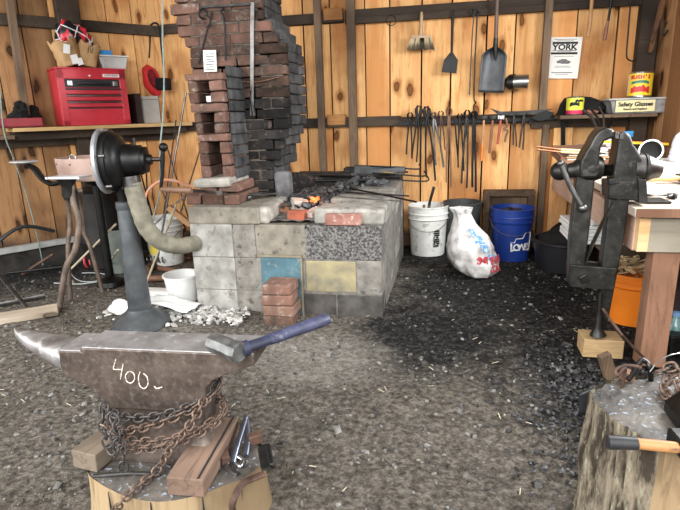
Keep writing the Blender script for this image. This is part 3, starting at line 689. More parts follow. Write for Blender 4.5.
# paper bags and the shiny bag on top
kraft = pm('kraft_paper', (.52, .33, .17), (.38, .23, .11), 9, .8, bmp=.4)
def crumple(name, c_, d, seed, mat, rot=(0, 0, 0), par=None, amp=.35, fr=2.4, sub=3):
    return obj(name, MB().blob((0, 0, d[2]*.9), d, sub, amp, fr, seed), mat, par, world=False, smooth=True, ang=22)
def paper_bag(label, s, off, z, rot, d, seed, turn):
    t = lthing('paper_bag', label, 'paper bag', s, off, z, turn, 'brown paper bags on the tool chest')
    w = MB(); n = 22; H_ = d[2]*2
    def f(u, v_):
        a = u*2*pi; sq = (abs(cos(a))**2.6+abs(sin(a))**2.6)**(-1/2.6)
        k = (1 + .12*sin(3*a+seed)*v_ + .10*noise.noise(Vector((cos(a)*2, sin(a)*2, v_*4+seed))))
        fl = 1+.10*v_*v_
        return Vector((d[0]*cos(a)*sq*k*fl, d[1]*sin(a)*sq*k, H_*v_ + .022*noise.noise(Vector((a*2, v_*3, seed)))*v_*2))
    w.sheet(f, 40, 12)
    for v in w.bm.verts: v.co = Euler(rot).to_matrix() @ v.co
    lo = min(v.co.z for v in w.bm.verts)
    for v in w.bm.verts: v.co.z -= lo
    obj('bag', w, kraft, t, world=False, solid=.002, smooth=True, ang=25)
    return t
t_ = paper_bag('larger crumpled brown paper bag with white receipts, on the left of the tool chest', .815, .17, ZT, (.1, -.28, 0), (.085, .07, .088), 1.0, 0)
for dx, dz, sx, sz, rr in ((-.045, .125, .045, .065, .12), (.0, .055, .05, .065, -.25), (.035, .04, .04, .05, -.3)):
    obj('receipt', MB().box((dx, -.105+.0, dz), (sx, .003, sz), (.25, rr, 0)), paper, t_, world=False)
t_ = paper_bag('smaller open brown paper bag with scribbles, in the middle of the tool chest', .705, .18, ZT, (.05, .22, 0), (.065, .055, .082), 4.0, 0)
obj('scribble', MB().box((.0, -.088, .13), (.004, .002, .05), (.3, .2, 0)).box((.015, -.088, .13), (.004, .002, .05), (.3, -.1, 0)).box((.028, -.088, .125), (.004, .002, .045), (.3, .3, 0)), ink, t_, world=False)
m, t, b = nt('foil_bag_print')
v = coords(t, (1, 1, 1)); wv = node(t, 'ShaderNodeTexVoronoi', i_Scale=11.0); wv.feature = 'DISTANCE_TO_EDGE'; t.links.new(v, wv.inputs[0])
n = node(t, 'ShaderNodeTexNoise', i_Scale=9.0); t.links.new(v, n.inputs[0])
cc = ramp(t, n.outputs[0], [(.5, (.015, .014, .016)), (.53, (.55, .02, .04))])
t.links.new(mixc(t, ramp(t, wv.outputs[0], [(.03, (1, 1, 1)), (.05, (0, 0, 0))]), cc, (.75, .74, .72)), b.inputs['Base Color']); b.inputs['Roughness'].default_value = .3
t_ = lthing('foil_bag', 'shiny red black and white printed bag stuffed behind the paper bags', 'bag', .755, .10, ZT); crumple('bag', 0, (.14, .065, .19), 3, m, par=t_, amp=.4)
clear = pm('clear_plastic', (.62, .62, .60), (.50, .49, .47), 9, .25, 0, .1, alpha=.75)
t_ = lthing('plastic_tub', 'translucent plastic food tub on the right end of the tool chest', 'tub', .50, .13, ZT)
w = MB(); w.prism([(-.09, 0), (.09, 0), (.115, .095), (-.115, .095)], -.06, .06); obj('tub', w, clear, t_, world=False, bevel=.01)
obj('lid', MB().box((0, 0, .100), (.245, .14, .010)), white_plastic, t_, world=False, bevel=.003)
o = obj('small_blue_box', MB().box((0, 0, .0175), (.10, .06, .035)), pm('blue_print', (.03, .22, .55), (.05, .35, .7), 20, .5), world=False, bevel=.002); o.location = lpt(.555, .15, ZT+.107); o.rotation_euler = (0, 0, LANG); tag(o, 'small bright blue box lying on the lid of the plastic tub', 'box')
# cartons
q = lpt(.355, .13, ZS); 
o = obj('carton', MB().box((0, 0, .12), (.05, .16, .24)), pm('brown_box', (.04, .025, .022), (.025, .016, .014), 8, .6), world=False, bevel=.003); o.location = q; o.rotation_euler = (0, 0, LANG); tag(o, 'dark brown carton standing tight against the right side of the tool chest', 'box')
t_ = thing('carton', 'pale grey and white carton at the right end of the shelf', 'box', lpt(.235, .15, ZS), (0, 0, LANG-.25))
t_.rotation_euler.z = LANG-.45
obj('box', MB().box((0, 0, .11), (.15, .13, .22)), pm('grey_card', (.36, .33, .29), (.30, .27, .24), 8, .8), t_, world=False, bevel=.003)
obj('end_label', MB().box((-.0765, 0, .11), (.003, .12, .20)), white_paint, t_, world=False)
obj('flap_seam', MB().box((0, -.066, .19), (.14, .002, .004)), ink, t_, world=False)
# red tray, boots, clutter to the left of the chest
t_ = lthing('red_tray', 'open red plastic tray on the shelf left of the tool chest', 'tray', 1.24, .19, 1.102)
w = MB()
for x, y, sx, sy, sz in ((0, 0, .28, .18, .012), (0, -.085, .28, .01, .065), (0, .085, .28, .01, .065), (-.135, 0, .01, .18, .065), (.135, 0, .01, .18, .065)): w.box((x, y, sz/2), (sx, sy, sz))
obj('tray', w, red_dk, t_, world=False, bevel=.002)
t_ = lthing('work_glove', 'black crumpled leather glove lying in the red tray', 'glove', 1.23, .18, 1.117); 
obj('glove', MB().blob((0, 0, .05), (.07, .05, .055), 3, .5, 2.5, 9).blob((.02, .0, .12), (.045, .04, .05), 3, .4, 2.2, 4), black_cloth, t_, world=False, smooth=True)
t_ = lthing('black_pouch', 'dark rounded pouch standing behind the red tray against the wall', 'pouch', 1.12, .07, 1.10); obj('pouch', MB().blob((0, 0, .075), (.06, .05, .085), 3, .3, 2, 2), black_cloth, t_, world=False, smooth=True)
t_ = lthing('iron_bracket', 'rusty flat iron bracket lying at the left end of the shelf', 'bracket', 1.52, .15, 1.052); obj('plate', MB().box((0, 0, .012), (.18, .07, .02)).box((.03, 0, .035), (.10, .05, .02), (0, .1, .3)), rust, t_, world=False, bevel=.003)
t_ = lthing('white_spool', 'small white object at the left edge of the shelf beside the pull cord', 'spool', 1.43, .22, 1.052); obj('spool', MB().lathe([(.03, 0), (.03, .008), (.012, .012), (.012, .03), (.03, .034), (.03, .042)], 20), white_plastic, t_, world=False, smooth=True)
# cap hanging from the girt
red_cloth = pm('red_cloth', (.70, .05, .05), (.52, .03, .035), 8, .85, bmp=.3)
A = lambda x, y, off: atl(x, y, off)
cp = aty(155, 78, 4.36)
t_ = thing('baseball_cap', 'red and black baseball cap hanging on the girt left of the chimney', 'cap', cp)
obj('crown', MB().blob((-.035, 0, -.02), (.075, .06, .135), 4, .12, 2.0, 3, rot=(0, -.30, 0)), red_cloth, t_, world=False, smooth=True)
obj('mesh_panel', MB().blob((.0, -.035, -.01), (.04, .035, .085), 3, .1, 2, 5, rot=(0, -.3, 0)), pm('dark_red_mesh', (.20, .02, .025), (.12, .012, .015), 30, .8), t_, world=False, smooth=True)
obj('brim', MB().box((.085, -.02, -.055), (.11, .09, .10), (0, .05, 0)), black_cloth, t_, world=False, bevel=.012)
wire('leather_strap', 'black looped strap hanging from the girt behind the red cap', 'strap', [aty(149, 58, 4.38), aty(150, 40, 4.40), aty(150, 27, 4.38), aty(155, 23, 4.38), aty(159, 27, 4.38), aty(161, 45, 4.39), aty(164, 72, 4.36)], .008, black_cloth, flat=(1, .4))
# cords
cordm = pm('green_cord', (.26, .32, .29), (.15, .19, .175), 30, .7)
wire('pull_cord', 'pale green cord hanging from the roof in front of the chimney side', 'cord', [aty(163, -40, 2.9), aty(162.5, 30, 2.9), aty(164, 80, 2.9), aty(163, 115, 2.88), aty(160, 150, 2.86), aty(160, 190, 2.85), aty(154, 215, 2.84), aty(150, 245, 2.83)], .0045, cordm)
wire('pull_cord', 'white cord slanting from the left shelf down to the wall foot', 'cord', [atl(0, 90, .35), atl(4, 132, .30), atl(14, 160, .22), atl(28, 200, .15), atl(38, 240, .12), atl(43, 265, .1)], .0045, cordm)

# ---------------- hand crank blower
bx, by = -1.715, 2.52
bl = thing('forge_blower', 'hand cranked forge blower with black round fan housing on a grey post', 'blower', (bx, by, 0))
obj('base', MB().lathe([(.16, -.01), (.155, .02), (.13, .04), (.10, .06), (.08, .075), (.068, .09)], 32), pm('post_grey', (.115, .125, .13), (.055, .06, .064), 9, .45, .5, .4), bl, world=False, smooth=True)
obj('post', MB().lathe([(.066, .03), (.048, .66), (.052, .665), (.052, .70), (.03, .705)], 28), MATS['post_grey'], bl, world=False, smooth=True)
HC = aty(113, 161, 2.5); hc = HC - Vector((bx, by, 0)); 
RX = Matrix.Translation(hc) @ Matrix.Rotation(radians(17), 4, 'Z') @ Matrix.Rotation(pi/2, 4, 'Y')
obj('yoke', MB().beam((0, 0, .68), (hc.x+.02, hc.y, hc.z-.12), .05, .045).box((hc.x+.02, hc.y, hc.z-.13), (.07, .05, .05)), iron_black, bl, world=False, bevel=.01)
hs = obj('fan_housing', MB().lathe([(.0, -.055), (.06, -.055), (.12, -.05), (.143, -.04), (.148, -.03), (.150, -.012), (.163, -.008), (.163, .004), (.150, .008), (.147, .02), (.135, .045), (.10, .062), (.06, .07), (0, .07)], 56, RX), iron_black, bl, world=False, smooth=True, ang=50)
obj('rim_flange', MB().lathe([(.14, -.057), (.162, -.056), (.170, -.048), (.170, -.036), (.15, -.030)], 56, RX, caps=False), pm('lit_rim', (.50, .51, .52), (.28, .29, .30), 8, .38, .5), bl, world=False, smooth=True)  # daylight from the left is put into this pale rim colour
for k in range(6):
    a = k*pi/3+.3; w = MB(); w.cyl(RX @ Vector((.165*cos(a), .165*sin(a), -.014)), RX @ Vector((.165*cos(a), .165*sin(a), .014)), .009, seg=8); obj('bolt', w, iron_worn, bl, world=False)
obj('gearbox', MB().lathe([(.085, .05), (.085, .10), (.078, .112), (.078, .15), (.068, .158), (.068, .175), (.03, .18), (.026, .20)], 40, RX), iron_black, bl, world=False, smooth=True)
obj('oil_cap', MB().cyl(RX @ Vector((-.07, 0, .12)), RX @ Vector((-.115, 0, .12)), .010, .007, 10), iron, bl, world=False)
obj('crank_shaft', MB().cyl(RX @ Vector((0, 0, .17)), RX @ Vector((0, 0, .265)), .011, seg=12), iron, bl, world=False)
e = RX @ Vector((0, 0, .255)); 
arm = obj('crank_arm', MB().tube([e+Vector((.012, -.0, .055)), e, e+Vector((-.010, .0, -.08)), e+Vector((-.03, .0, -.16))], [.008, .013, .009, .009], 10), iron_black, bl, world=False, smooth=True)
obj('counterweight', MB().sphere(e+Vector((.014, 0, .062)), .024), iron_black, arm, world=False, smooth=True)
obj('crank_handle', MB().tube([e+Vector((-.03, 0, -.16)), e+Vector((.02, 0, -.162)), e+Vector((.08, 0, -.165)), e+Vector((.15, 0, -.167))], [.012, .017, .018, .015], 14), pm('dark_handle', (.22, .12, .07), (.13, .07, .045), 9, .5), arm, world=False, smooth=True)
duct = pm('canvas_duct', (.27, .25, .19), (.15, .138, .105), 12, .8, bmp=.5)
dp = [aty(131, 178, 2.5), aty(134, 190, 2.5), aty(140, 210, 2.5), aty(147, 228, 2.52), aty(160, 241, 2.58), aty(178, 246, 2.68), aty(196, 243, 2.79)]
w = MB(); sp = smooth_path(dp, 10); w.tube(sp, [.047 + .0012*sin(i*1.3) for i in range(len(sp))], 20); obj('air_duct', w, duct, bl, smooth=True, ang=70)
obj('duct_collar', MB().tube([aty(130.5, 176, 2.5), aty(132.5, 186, 2.5)], .049, 20), iron_worn, bl, smooth=True)
# ---------------- curved leg stand and pans
sm = iron_worn
t_ = thing('iron_tool_stand', 'rusty iron stand with curved legs and a saddle shaped plate by the left wall', 'stand', (-2.55, 3.0, 0))
D = lambda x, y, Z=3.2: atd(x, y, Z)
w = MB(); c0 = D(24, 163); w.lathe([(0, -.004), (.055, -.004), (.075, .006), (.07, .014), (0, .012)], 24, Matrix.Translation(c0) @ Matrix.Scale(1.15, 4, (1, 0, 0))); obj('saddle_plate', w, pm('lit_steel', (.70, .70, .70), (.45, .45, .45), 9, .3, .6), t_, smooth=True)  # pale colour paints the daylight on the plate and grate tops
obj('arm', MB().tube(smooth_path([D(27, 166), D(34, 168), D(42, 178), D(52, 184), D(60, 182)], 4), .030, 10, flat=(1, .5)), iron, t_, smooth=True)
w = MB(); c1 = D(66, 177); 
for k in range(5): w.beam(c1+Vector((-.09, -.05+k*.025, 0)), c1+Vector((.13, -.05+k*.025, 0)), .012, .012)
w.beam(c1+Vector((-.09, -.06, 0)), c1+Vector((-.09, .06, 0)), .014, .014); w.beam(c1+Vector((.13, -.06, 0)), c1+Vector((.13, .06, 0)), .014, .014)
obj('grate', w, MATS['lit_steel'], t_)
obj('socket', MB().lathe([(.03, -.13), (.04, -.10), (.035, -.05), (.055, -.01), (.06, 0)], 20, Matrix.Translation(c1+Vector((0, 0, -.01)))), iron, t_, smooth=True)
for pts, r in (([(72, 180), (73, 200), (79, 222), (75, 250), (66, 268), (55, 283)], .018), ([(66, 190), (68, 205), (70, 225), (68, 250), (64, 262)], .014), ([(80, 190), (82, 205), (84, 232), (90, 246), (97, 256)], .014)):
    q = [D(x, y, 3.22 + (.25 if x > 80 else .12 if r < .015 and x < 80 else 0)*min(1, max(0, (y-185)/30))) for x, y in pts]; q[-1].z = .012
    obj('leg', MB().tube(smooth_path(q, 5), r, 10), pm('grey_rust', (.17, .125, .095), (.08, .06, .048), 16, .6, .3, .4), t_, smooth=True)
pinkrust = pm('pink_rust', (.46, .33, .28), (.34, .23, .19), 7, .7, .1, .2)
pc = D(95, 178, 3.55)
t_ = thing('round_iron_pan', 'deep round rusty pink iron pan behind the black fan housing', 'pan', pc)
obj('shell', MB().lathe([(0, .005), (.2, .005), (.215, 0), (.225, .145), (.215, .145), (.205, .015)], 44, caps=False), pinkrust, t_, world=False, smooth=True)
for k in range(7):
    a = -pi/2-.9+k*.3; obj('rivet', MB().sphere((.222*cos(a), .222*sin(a), .03 + .08*(k % 2)), .006, 8, 6), iron, t_, world=False)
obj('ring_handle', MB().tube(arc((.01, -.2, .15), .022, 0, 360, 14)[:-1], .003, 6, closed=True), steel, t_, world=False)
obj('pedestal', MB().lathe([(.10, -pc.z), (.09, -pc.z+.03), (.03, -pc.z+.06), (.025, -.05), (.12, 0)], 20), iron_black, t_, world=False, smooth=True)
qd = atz(109, 264); t_ = thing('steel_drum', 'dark steel drum standing behind the round pan', 'drum', (qd.x, qd.y, 0))
obj('drum', MB().lathe([(.17, 0), (.18, .01), (.18, .2), (.186, .21), (.18, .22), (.18, .60), (.19, .61), (.17, .62), (0, .61)], 36), pm('dark_steel', (.022, .02, .018), (.010, .009, .009), 7, .6, .4, .3), t_, world=False, smooth=True)  # near-black colour over the whole drum
# coil springs
def spring(name, label, c_, ax, R_, r, turns, L, mat):
    ax = Vector(ax).normalized(); u = ax.orthogonal().normalized(); v_ = ax.cross(u); n = int(turns*16)
    w = MB().tube([Vector(c_) + ax*(L*(i/n-.5)) + (u*cos(2*pi*i/16) + v_*sin(2*pi*i/16))*R_ for i in range(n+1)], r, 8)
    return tag(obj(name, w, mat, smooth=True), label, 'spring')
q = atz(96, 268); spring('coil_spring', 'red painted coil spring lying on the dirt by the left wall', (q.x, q.y, .058), (.95, .25, 0), .05, .009, 3.6, .15, pm('red_paint', (.62, .05, .07), (.45, .03, .05), 8, .4))
q = atz(110, 263); spring('coil_spring', 'rusty dark coil spring lying right of the red one', (q.x, q.y, .055), (.9, .3, 0), .048, .008, 2.4, .07, rust)
q = atz(152, 266); spring('coil_spring', 'long thin grey coil spring on the floor behind the blower post', (q.x, q.y, .055), (.98, .1, 0), .028, .006, 8, .25, iron_worn)
# wires on the ground
wm = pm('grey_green_wire', (.42, .46, .45), (.28, .31, .3), 20, .5)
wire('loose_wire', 'pale green wire looping over the dirt left of the blower post', 'wire', [atz(54, 283, .012), atz(80, 284, .012), atz(104, 281, .012), atz(124, 280, .012), atz(138, 278, .012)], .004, wm)
wire('loose_wire', 'bent wire end curling above the longer wire on the dirt', 'wire', [atz(70, 272, .014), atz(76, 279, .014), atz(88, 282, .014), atz(104, 279, .014), atz(107, 275, .014), atz(96, 273, .014), atz(82, 273, .014)], .0035, wm)
# sticks and rods
tanst = pm('tan_stick', (.50, .43, .31), (.36, .3, .2), 12, .7)
wire('long_stick', 'long thin tan stick leaning between the floor and the blower post', 'stick', [atz(62, 278, .02), atz(62, 278, .02).lerp(aty(116, 224, 3.2), .5), aty(116, 224, 3.2)], .008, tanst)
wire('short_stick', 'short tan stick leaning beside the rusty coil spring', 'stick', [atz(106, 268, .01), aty(118, 250, 3.1)], .007, tanst, n=2)
o = obj('floor_plank', MB().box((0, 0, .018), (.62, .15, .036), jit=.004), plank_old, world=False, bevel=.004); o.location = (atz(6, 322).x-.05, atz(6, 322).y+.01, -.005); o.rotation_euler = (0, 0, radians(38)); tag(o, 'weathered plank lying on the dirt at the far left', 'plank')
wire('flat_iron_strip', 'grey flat iron strip standing on the end of the floor plank', 'iron strip', [atz(27, 307, .04), aty(0, 276, 2.62)], .014, iron_worn, flat=(1, .3), n=2)
wire('flat_iron_strip', 'flat iron strip lying on the dirt behind the floor plank', 'iron strip', [atz(-6, 306, .015), atz(45, 296, .015)], .016, iron_worn, flat=(.25, 1), n=2)
for k, (p, q, z0, z1, r, lb) in enumerate(((( -8, 262), (52, 218), .25, .30, .014, 'thick black hose bowing along the foot of the left wall'), ((22, 275), (52, 248), .02, .15, .012, 'rusty pipe leaning low among the scrap by the left wall'), ((8, 268), (60, 252), .05, .04, .010, 'thin dark branch lying lowest in the scrap by the left wall'))):
    a = atl(*p, .22); c_ = atl(*q, .15 if k == 0 else .3); a.z, c_.z = z0, z1
    md = (a+c_)/2 + Vector((0, 0, .10 if k == 0 else .0))
    wire('scrap_pipe', lb, 'pipe', [a, md, c_], r, (black_plastic, rust, iron_black)[k], group='scrap at the left wall foot')
# white bucket and leaning rods between wall and chimney
def bucket(name, label, loc, mat, h=.37, r0=.13, r1=.15, group=None, bands=True, bail=True, rot=0):
    t = thing(name, label, 'bucket', loc, (0, 0, rot), group)
    pr = [(0, .004), (r0-.01, .004), (r0, 0), (r0+(r1-r0)*.72, h*.72)]
    if bands: pr += [(r1+.004, h*.735), (r1+.006, h*.745), (r1-.002, h*.76), (r1-.002, h*.83), (r1+.007, h*.84), (r1+.007, h*.855), (r1, h*.87)]
    pr += [(r1+.001, h-.012), (r1+.008, h-.010), (r1+.008, h), (r1-.004, h), (r1-.006, h-.02), (r0-.008, .012), (0, .012)]
    obj('pail', MB().lathe(pr, 48, caps=False), mat, t, world=False, smooth=True, ang=50)
    if bail:
        w = MB(); w.tube([Vector(((r1+.008)*cos(a), (r1+.008)*sin(a)*.99, h*.80 - .12*sin((a-pi)))) if False else Vector(((r1+.010)*cos(a), (r1+.012)*sin(a), h*.80+.11*sin(a))) for a in [pi+pi*i/16 for i in range(17)]], .0025, 6)
        obj('bail_handle', w, steel, t, world=False)
    return t
q = atz(166, 264, 0)
t_ = bucket('white_bucket', 'white plastic bucket with a yellow label between blower and chimney', (atz(168, 262).x, atz(168, 262).y, 0), white_plastic)
obj('label_sticker', MB().sheet(lambda u, v_: Vector((.1475*cos(-pi/2-.45+u*.5), .1475*sin(-pi/2-.45+u*.5), .10+.07*v_)), 8, 2), pm('yellow_label', (.75, .62, .08), (.68, .55, .07), 8, .5), t_, world=False)
t_ = thing('white_tub', 'white plastic tub standing on the rubble against the forge side', 'tub', (-1.66, 2.92, .0)); obj('tub', MB().lathe([(0, .003), (.085, .003), (.09, 0), (.11, .16), (.118, .162), (.118, .172), (.105, .172), (.085, .012), (0, .012)], 36, caps=False), white_paint, t_, world=False, smooth=True)
random.seed(11)
lean = [((157, 262), (186, 92), 3.6, .008, iron_worn, 'worn thin steel rod leaning steeply against the chimney'), ((150, 258), (146, 165), 3.75, .006, iron_black, 'black rod standing upright behind the blower crank'),
        ((147, 232), (190, 190), 3.6, .007, iron_worn, 'grey rod slanting up to the brick pier'), ((172, 240), (200, 150), 3.9, .006, rust, 'thin rusty rod leaning behind the brick pier'),
        ((192, 230), (168, 150), 4.1, .007, rust, 'rusty rod leaning to the left behind the chimney'), ((152, 215), (140, 170), 3.7, .006, iron_black, 'short black rod leaning on the wall boards by the crank'),
        ((184, 250), (160, 185), 3.9, .008, rust_light, 'brown rusty rod crossing the others beside the chimney'), ((158, 258), (176, 120), 4.05, .005, iron_black, 'slim black rod tallest among those behind the crank'),
        ((146, 284), (176, 205), 3.2, .008, tanst, 'tan wooden stick leaning among the rods by the white bucket'), ((150, 240), (186, 206), 3.8, .005, steel, 'thin bright wire rod crossing in front of the white bucket rim')]
for k, (p, q, Y, r, mt, lb) in enumerate(lean):
    a, c_ = aty(*p, Y-.12), aty(*q, Y+.12); 
    wire('leaning_rod', lb, 'rod', [a, c_], r, mt, group='rods leaning between wall and chimney', n=2)
wire('orange_hose', 'short curved hose with orange ends hanging behind the crank handle', 'hose', [aty(145, 199, 3.0), aty(148, 191, 3.0), aty(155, 184, 3.0), aty(164, 180, 3.0), aty(176, 181, 3.02), aty(190, 186, 3.06)], .009, pm('orange_tip', (.75, .25, .09), (.45, .36, .33), 25, .5))
w = MB(); w.box((0, 0, .02), (.20, .045, .04)); o = obj('wood_offcut', w, handle_wood, world=False, bevel=.003); q = aty(178, 218, 3.45); o.location = q; o.rotation_euler = (0, .75, .2); tag(o, 'brown wooden offcut caught among the rods beside the forge', 'wood piece')
for k, (p, q, r, mt, lb) in enumerate((((142, 279), (182, 277), .022, rust_light, 'thick rusty pipe lying on the floor behind the blower post'), ((154, 267), (185, 273), .020, rust_light, 'rusty pipe lying slanted above the thick one'), ((146, 270), (154, 266), .035, rust, 'rusty iron coupling lying at the end of the pipes'), ((160, 262), (190, 258), .012, rust, 'slim dark pipe lying farthest back in the pipe pile'))):
    a, c_ = atz(*p, r), atz(*q, r); wire('scrap_pipe', lb, 'pipe', [a, c_], r, mt, group='pipes behind the blower post', n=2, seg=16)
# grey tin bucket and bleached rubble
t_ = bucket('tin_bucket', 'grey green tin pail hidden behind the blower post', (atz(124, 270).x, atz(124, 270).y, 0), pm('tin', (.22, .25, .22), (.13, .15, .13), 8, .5, .3), h=.34, r0=.10, r1=.125, bands=False, bail=False)
white_stone = pm('bleached_stone', (.85, .83, .79), (.62, .60, .56), 12, .8, bmp=.5)
def rubble(name, label, p, d, seed, mat, rot=0, group=None, cat='stone', amp=.35):
    o = obj(name, MB().blob((0, 0, d[2]*.7), d, 3, amp, 1.8, seed), mat, world=False, smooth=True, ang=30); q = atz(*p); o.location = (q.x, q.y, -.012); o.rotation_euler = (0, 0, rot); return tag(o, label, cat, group)
o = obj('white_slab', MB().box((0, 0, .02), (.34, .09, .035), jit=.006), white_stone, world=False, bevel=.006); q = atz(170, 297); o.location = (q.x, q.y, .01); o.rotation_euler = (0, 0, .02); tag(o, 'long white slab lying before the white tub', 'slab')
rubble('white_stone', 'white stone left of the blower post foot', (122, 311), (.07, .06, .05), 3, white_stone, group='white stones by the blower')
o = obj('white_sheet', MB().sheet(lambda u, v_: Vector(((u-.5)*.32, (v_-.5)*.16, .045+.02*noise.noise(Vector((u*3, v_*3, 2)))-.03*abs(u-.4))), 14, 8), white_paint, world=False, solid=.004, smooth=True); q = atz(172, 311); o.location = (q.x, q.y, .02); o.rotation_euler = (0, .08, -.12); tag(o, 'crumpled white sheet lying between blower foot and forge', 'sheet')
w = MB(); random.seed(3)
for i in range(420):
    x = random.uniform(-1.75, -.95); y = random.gauss(2.66, .07); 
    if y > 2.78 and x > -1.5: y = 2.77
    if x > -1.13: continue
    w.stone((x, y, floor_h(x, y)+.004), random.uniform(.004, .017))
for i in range(60): x = random.uniform(-2.05, -1.5); y = random.uniform(2.55, 2.75); w.stone((x, y, floor_h(x, y)), random.uniform(.005, .016))
tag(obj('ash_rubble', w, pm('ash_stone', (.52, .50, .47), (.26, .25, .235), 25, .9, isl=.5)), 'grey white ash and rubble heaped along the left foot of the forge', 'rubble', kind='stuff')

# ================================================================ TOOLS AND THINGS ON THE BACK WALL
BY = 4.40
B = lambda x, y, Y=BY: aty(x, y, Y)
t_ = thing('tool_rack', 'long dark iron bar fixed along the back wall with tongs hung over it', 'tool rack', B(480, 121))
obj('bar', MB().beam(B(398, 124, 4.41), B(556, 118.5, 4.41), .012, .03), iron_black, t_, bevel=.002)
for x in (404, 470, 530): obj('bracket', MB().box(B(x, 122, 4.43), (.02, .04, .03)), iron_black, t_)
# (pivot px, pivot py, rein end px, py, spread, jaw, thickness, material, label)
TG = [(410, 119, 409, 157, .022, .05, .006, iron_black, 'black tongs hung leftmost on the wall rack'),
      (418, 117, 414, 162, .02, .09, .006, iron_black, 'slim black tongs second from the left on the wall rack'),
      (427, 118, 431, 181, .035, .09, .0075, iron_black, 'long black tongs with widely crossing reins left on the rack'),
      (434, 119, 440, 168, .030, .05, .008, iron_worn, 'broad nosed grey tongs hung beside the widely crossed pair'),
      (441, 117, 443, 150, .016, .045, .005, rust, 'short rusty tongs in the middle of the rack'),
      (449, 117, 448.5, 187, .018, .075, .006, rust_light, 'long brown rusty tongs with a pale jaw in the middle of the rack'),
      (460, 119, 461, 171, .022, .04, .006, iron_black, 'black tongs hung just left of the long black pair'),
      (467, 118, 464, 188, .022, .06, .0075, iron, 'long grey black tongs beside the thick dark pair'),
      (474, 118, 474, 192, .014, .05, .009, iron_black, 'longest and thickest dark tongs on the wall rack'),
      (514, 117, 515, 147, .012, .03, .0055, iron, 'small pincers right of the hammers on the rack'),
      (524, 116, 521, 150, .014, .035, .006, iron, 'small pincers hung rightmost on the wall rack')]
for px, py, ex, ey, sp, jw, r, mt, lb in TG:
    p, e = B(px, py, 4.375), B(ex, ey, 4.375); L = (p-e).length; a = atan2(e.x-p.x, p.z-e.z)
    t_ = thing('tongs', lb, 'tongs', p, (0, -a, 0), 'tongs hung on the wall rack')
    tongs_parts(t_, L, sp, jw, mt, r=r, opened=.004)
# hooked rods standing behind the tongs
for k, (x, y0, y1, lb) in enumerate(((421, 103, 176, 'thin upright bar behind the second tongs on the rack'), (455, 122, 160, 'short dark bar hanging at an angle between two tongs'))):
    wire('iron_bar', lb, 'bar', [B(x, y0, 4.385), B(x+(3 if k else -1), y1, 4.385)], .006, iron_black, n=2, group='bars behind the tongs on the rack')
# hammers in the rack
def hammer(label, px, hl, col, hd=(.05, .035, .035), mat=iron, tilt=0, name='hammer', tip=None):
    p = B(px, 118, 4.37); t = thing(name, label, 'hammer', p, (0, tilt, 0), 'hammers hung on the wall rack')
    obj('head', MB().box((0, 0, .005), hd).lathe([(.014, 0), (.017, .012), (.017, .016)], 12, Matrix.Translation((0, -hd[1]/2, .005)) @ Matrix.Rotation(pi/2, 4, 'X')), mat, t, world=False, bevel=.005)
    obj('handle', MB().tube([(0, 0, 0), (0, 0, -hl*.5), (0, 0, -hl)], [.008, .011, .010], 10, flat=(1, .7)), col, t, world=False, smooth=True)
    if tip: obj('grip', MB().tube([(0, 0, -hl*.62), (0, 0, -hl*1.0)], .0125, 10), tip, t, world=False)
orange_grip = pm('orange_grip', (.75, .25, .05), (.6, .18, .03), 10, .5)
hammer('hammer with an orange gripped handle hung on the rack', 484, .33, handle_wood, tip=orange_grip, tilt=.02)
hammer('hammer with a long brown handle right of the orange gripped one', 493, .27, pm('brown_handle', (.26, .10, .05), (.17, .065, .035), 9, .5), tilt=.06)
hammer('hammer with a short red handle on the rack', 501, .2, pm('red_handle', (.45, .08, .04), (.3, .05, .03), 9, .5), tilt=.08, mat=steel)
wire('bit_bunch', 'tangled brown drill bit and ring hanging beside the red handled hammer', 'bit', [B(506, 118, 4.37), B(507, 126, 4.37), B(504, 129, 4.37), B(508, 131, 4.37), B(506, 136, 4.37), B(505, 142, 4.37)], .008, rust_light)
w = MB(); w.prism([(q.x, q.z) for q in (B(489, 108), B(500, 111.5), B(520, 111), B(553, 109), B(536, 114), B(510, 115.5), B(497, 114))], 4.36, 4.372); tag(obj('scythe_blade', w, iron), 'long pointed grey iron blade lying across the rack top', 'blade')
w = MB(); w.prism([(q.x, q.z) for q in (B(530, 118), B(545, 110), B(553, 113), B(548, 119), B(538, 121))], 4.35, 4.37); tag(obj('iron_wedge', w, iron_black), 'dark iron wedge plate at the right end of the rack', 'wedge')
# whisk brush
q = B(421, 40); t_ = thing('bench_brush', 'wooden bench brush with dark tipped bristles hanging on the back wall', 'brush', q)
obj('handle', MB().tube([B(421.5, 12, 4.41), B(421.5, 16, 4.41), B(421, 26, 4.41), B(420.5, 36, 4.41)], [.010, .014, .013, .017], 12), pm('pale_handle', (.55, .38, .22), (.4, .27, .15), 8, .5), t_, smooth=True)
w = MB(); w.prism([(q.x, q.z) for q in (B(411, 38.5), B(411.5, 35.5), B(431, 35), B(431.5, 38))], 4.38, 4.42); obj('block', w, MATS['pale_handle'], t_, bevel=.003)
m, t, b = nt('bristle'); v = coords(t, (1, 1, 1)); s_ = node(t, 'ShaderNodeSeparateXYZ'); t.links.new(v, s_.inputs[0]); n = node(t, 'ShaderNodeTexNoise', i_Scale=1.0, i_Detail=4.0); t.links.new(coords(t, (160, 160, 12)), n.inputs[0])
md = node(t, 'ShaderNodeMath', operation='MULTIPLY_ADD', i_1=.06, i_2=-.03); t.links.new(n.outputs[0], md.inputs[0]); ad = node(t, 'ShaderNodeMath', operation='ADD'); t.links.new(s_.outputs[2], ad.inputs[0]); t.links.new(md.outputs[0], ad.inputs[1])
mr = node(t, 'ShaderNodeMapRange', i_1=-.095, i_2=.01); t.links.new(ad.outputs[0], mr.inputs[0])
